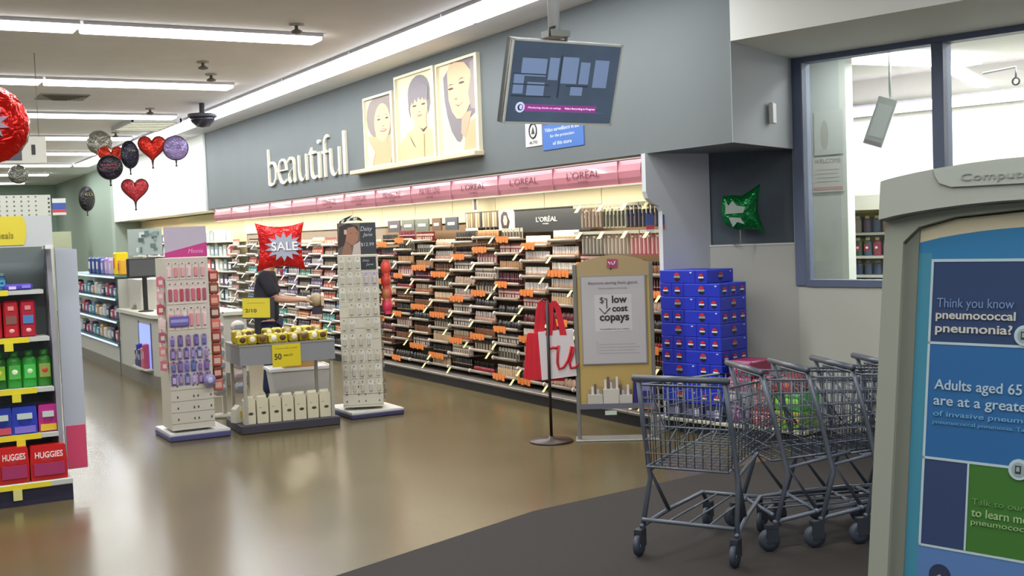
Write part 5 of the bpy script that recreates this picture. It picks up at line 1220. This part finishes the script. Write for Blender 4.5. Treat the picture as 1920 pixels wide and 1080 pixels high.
# heading vector -> rz so that +Y local = heading
def head(yaw): return -yaw
make_cart('empty wire shopping cart standing alone in front of the drink cartons',(3.90,5.11,.009),head(R(60)),None)
hy=R(110); hx=(math.sin(hy),math.cos(hy))
sidev=(math.sin(R(20)),math.cos(R(20)))
c0=(4.40+.27*sidev[0],5.0+.27*sidev[1])
first=None
for k in range(6):
    lab=f'nested wire shopping cart, {["leftmost and first","second","third","fourth","fifth","last"][k]} of the row behind the white kiosk'
    loc=(c0[0]+hx[0]*.27*k,c0[1]+hx[1]*.27*k,.009)
    if first is None: first=make_cart(lab,loc,head(hy),'nested carts beside the kiosk')
    else: clone(first,loc,None,lab)

# ------------------------------------------------------------------ kiosk
KZ=R(-75)
t=thing('health_kiosk','pale plastic kiosk with arched top and blue pneumonia poster at the right edge','kiosk',(1.45,1.40,0),KZ)
LEAN=R(8)
KT=Matrix.Translation((0,0,1.26)) @ Matrix.Rotation(-LEAN,4,'X')
kp=M('8f9284',.45); kp2=M('6c7064',.5); kd=M('6e7064',.6)
KW=.52
def karc(x): # top edge height
    return .652+.026*math.sin(PI*min(1,max(0,x/KW)))**.8
top=[(x,karc(x)) for x in [0,.01,.03,.06,.1,.15,.2,.26,.32,.37,.42,.46,.49,.51,KW]]
hb=lambda x: .588+.024*math.sin(PI*min(1,max(0,x/KW)))**.8
bot=[(x,hb(x)) for x in [0,.03,.06,.1,.15,.2,.26,.32,.37,.42,.46,.49,KW]]
m=MB(); m.prism(bot+top[::-1],-.035,.18,M('a2a69b',.4),KT); so=m.build('top_cap',t)
m=MB(); tab=[(.093,.668),(.097,.655),(.105,.643),(.125,.636),(.40,.636),(.42,.643),(.43,.66)]
m.prism(tab+[(x,karc(x)-.003) for x in (.42,.37,.32,.26,.2,.15,.1)],-.039,-.034,M('a6aca2',.4),KT); m.text('Computer',.141,.262,.641,.656,-.040,M('8a8f86'),.001,KT); m.build('name_tab',so)
m=MB()
m.prism([(0,-1.2),(.034,-1.2),(.034,.552),(.06,.577),(.12,.592),(.26,.603),(.40,.592),(.46,.577),(KW-.034,.552),(KW-.034,-1.2),(KW,-1.2),(KW,.588)]+[(x,hb(x)) for x in (.46,.37,.26,.15,.06)]+[(0,.588)],-.012,.16,kp,KT); m.build('front_bezel',t)
m=MB(); m.box(.004,KW-.004,.03,.16,-1.2,.6,M('7c7c70',.6),KT); m.build('housing',t)
m=MB(); m.prism([(.034,-1.2),(.058,-1.2),(.058,.575),(.034,.552)],-.004,.03,kp2,KT); m.prism([(KW-.058,-1.2),(KW-.034,-1.2),(KW-.034,.552),(KW-.058,.575)],-.004,.03,kp2,KT); m.build('inner_bezel',t)
PX0,PX1=.058,KW-.058
so=MB().prism([(PX0,-.35),(PX1,-.35),(PX1,.575),(.40,.590),(.26,.6),(.12,.59),(PX0,.575)],.0,.03,M('c2b99a',.5),KT).build('poster',t)
m=MB()
barc=[(x,.552+.022*math.sin(PI*(x-PX0)/(PX1-PX0))**.8) for x in [PX0+.0001+(PX1-PX0-.0002)*i/12 for i in range(13)]]
m.prism([(PX0,.535),(PX1,.535)]+barc[::-1],-.001,.0,M('24709c',.5),KT)
m.box(PX0,.080,-.001,0,-.35,.535,M('387e94',.5),KT); m.box(PX1-.022,PX1,-.001,0,-.35,.535,M('387e94',.5),KT)
m.box(.080,PX1-.022,-.001,0,.524,.535,M('24709c',.5),KT)
wl=M('a9bcc0',.5)
m.box(.084,PX1-.026,-.001,0,.39,.52,M('22385e',.5),KT)
m.box(.084,PX1-.026,-.001,0,.204,.386,M('1f5c90',.5),KT)
m.box(.080,.155,-.001,0,.064,.2,M('27395f',.5),KT); m.box(.158,PX1-.022,-.001,0,.064,.2,M('346820',.5),KT)
m.box(.080,PX1-.022,-.001,0,-.35,.060,M('4e72a4',.5),KT)
for a,b_,c,d in ((.080,PX1-.022,.520,.5245),(.080,.084,.06,.52),(PX1-.026,PX1-.022,.06,.52),(.080,PX1-.022,.386,.390),(.080,PX1-.022,.200,.204),(.155,.158,.064,.2),(.080,PX1-.022,.060,.0635)):
    m.box(a,b_,-.0018,-.0006,c,d,wl,KT)
m.build('poster_print',so)
m=MB(); tw1=M('b9b9ae',.5); tw2=M('6a82a8',.5)
m.text('Think you know',.093,.218,.441,.461,-.002,tw2,.001,KT); m.text('pneumococcal',.092,.221,.423,.441,-.002,tw1,.001,KT,bold=.02); m.text('pneumonia?',.092,.217,.401,.420,-.002,tw1,.001,KT,bold=.02)
tb=M('9fb6c4',.5); tb2=M('5f98bc',.5)
m.text('Adults aged 65 and older',.095,.335,.308,.330,-.002,tb,.001,KT,bold=.012); m.text('are at a greater risk',.095,.30,.283,.304,-.002,tb,.001,KT,bold=.012)
m.text('of invasive pneumococcal',.095,.30,.268,.279,-.002,tb2,.001,KT,bold=.01); m.text('pneumococcal pneumonia. Talk to your doctor about',.095,.36,.256,.264,-.002,tb2,.001,KT)
tg=M('8fae78',.5)
m.text('Talk to our pharmacist',.165,.33,.135,.147,-.002,M('5f8a4c'),.001,KT); m.text('to learn more about',.165,.32,.119,.132,-.002,tg,.001,KT,bold=.012); m.text('pneumococcal vaccines',.165,.33,.104,.115,-.002,tg,.001,KT); m.build('lettering',so)
m=MB()
for cx_,cz_ in ((.236,.405),(.236,.200)):
    m.prism(ov(cx_,cz_,.016,.016,22),-.0035,-.001,wl,KT); m.prism(ov(cx_,cz_,.011,.011,18),-.0042,-.0034,M('8a9a9c'),KT); m.box(cx_-.005,cx_+.004,-.005,-.004,cz_-.006,cz_+.006,M('26342e'),KT); m.box(cx_-.003,cx_+.002,-.0055,-.005,cz_-.003,cz_+.004,M('8a9a9c'),KT)
m.prism(ov(.118,.018,.018,.018,20),-.002,-.001,M('1c2a44'),KT); m.prism([(.100,-.03),(.136,-.03),(.132,.01),(.118,.02),(.104,.01)],-.003,-.001,M('b89080'),KT); m.build('badges',so)
m=MB(); m.box(-.06,KW+.06,.02,.7,0,.10,M('8a8a7e',.6),bev=.02); m.box(0,KW,.06,.55,.10,.5,M('9c9c90',.6),bev=.02); m.build('pedestal',t)

# ------------------------------------------------------------------ things seen through the window
t=thing('hanging_sign','tilted white hanging sign seen behind the left window pane','sign',tuple(winp(.64,.6,2.92)),WRZ+R(20))
T=TR(0,0,0,ry=R(20))
m=MB(); m.box(-.10,.07,-.02,.02,-.44,0,M('b4b6b2',.5),T); m.box(-.08,.05,-.024,-.02,-.36,-.06,M('c8cac6',.5),T); m.box(-.09,.06,-.025,-.02,-.43,-.40,M('9a8c94',.5),T); m.build('panel',t)
m=MB(); m.tube([(0,0,0),(.0,0,.63)],.012,M('c8cac8'),8); m.build('hanger',t)
t=thing('pipe_bracket','thin white pipe with small round fitting under the ceiling, behind the right window pane','pipe',tuple(winp(1.65,.7,3.06)),WRZ)
m=MB(); m.tube([(-.2,0,.0),(.08,0,.02),(.08,0,-.07)],.010,M('c4c6c4'),8); m.build('pipe',t); m=MB(); m.tube([(.08+.03*math.cos(a*PI/5),0,-.10+.03*math.sin(a*PI/5)) for a in range(10)],.008,M('6a6c6c'),6,closed=True); m.build('ring_fitting',t)
t=thing('welcome_poster','faded white and red WELCOME poster on the pale column behind the window','poster',tuple(winp(-.40,1.19,2.08)),WRZ)
m=MB(); m.box(-.13,.22,-.005,0,.05,.40,M('bcbcb6')); m.box(-.1,.22,-.005,0,.42,.86,M('b8bcb8')); m.build('sheet',t)
m=MB(); m.text('WELCOME',-.10,.19,.34,.38,-.006,M('94948e'),.002); m.box(-.12,.21,-.007,-.005,.07,.10,M('b89494')); m.prism(ov(.02,.62,.045,.15,16),-.007,-.005,M('a8a8a0'))
for k in range(4): m.box(-.08,.17,-.007,-.005,.15+.04*k,.157+.04*k,M('a8a8a4'))
m.build('poster_print',t)
t=thing('bottle_shelving','dark shelving of bottles on the far wall, seen through the window beside the kiosk','shelving',tuple(winp(-1.64,3.55,0)),WRZ)
m=MB(); m.box(0,2.2,.35,.4,0,1.92,M('4c4c58')); m.build('back_panel',t)
for z in (.95,1.17,1.40,1.68):
    m=MB(); m.box(0,2.2,0,.36,z-.03,z,M('cfcfc0')); m.build('shelf',t)
BTt=TR(*tuple(winp(-1.64,3.55,0)),rz=WRZ)
bm={}
for r,(z,h,cols) in enumerate([(.951,.17,['3a4a68','34405c']),(1.171,.17,['3c4c6c','44506c','384860']),(1.401,.22,['8a3a48','a04050','4a6a78','3c6058']),(1.681,.20,['a86a60','6a5a70','c89a6c','b8a8a0','5a6a88'])]):
    for k in range(17):
        c=cols[(k*3)%len(cols)]; key=(c,h)
        if key not in bm:
            o=bottle(.10,h,c,'d0c4a8' if h>.18 else '5a6a80','a84450' if r==2 else None).build('x'); bm[key]=o.data; bpy.data.objects.remove(o)
        p=BTt@Vector((.09+.125*k,.12,z)); putmesh('liquor_bottle',bm[key],p,WRZ,f'bottle on the {["lowest","second","third","top"][r]} shelf seen through the window','bottle',f'bottles on the {["lowest","second","third","top"][r]} shelf behind the window')
o=MB().box(-.10,.10,-.02,.02,-.1,.1,M('8a8c98')).build('wall_speaker',loc=tuple(winp(1.95,3.9,2.35)),rz=WRZ); tag(o,'small grey box on the white wall behind the right window pane','box')
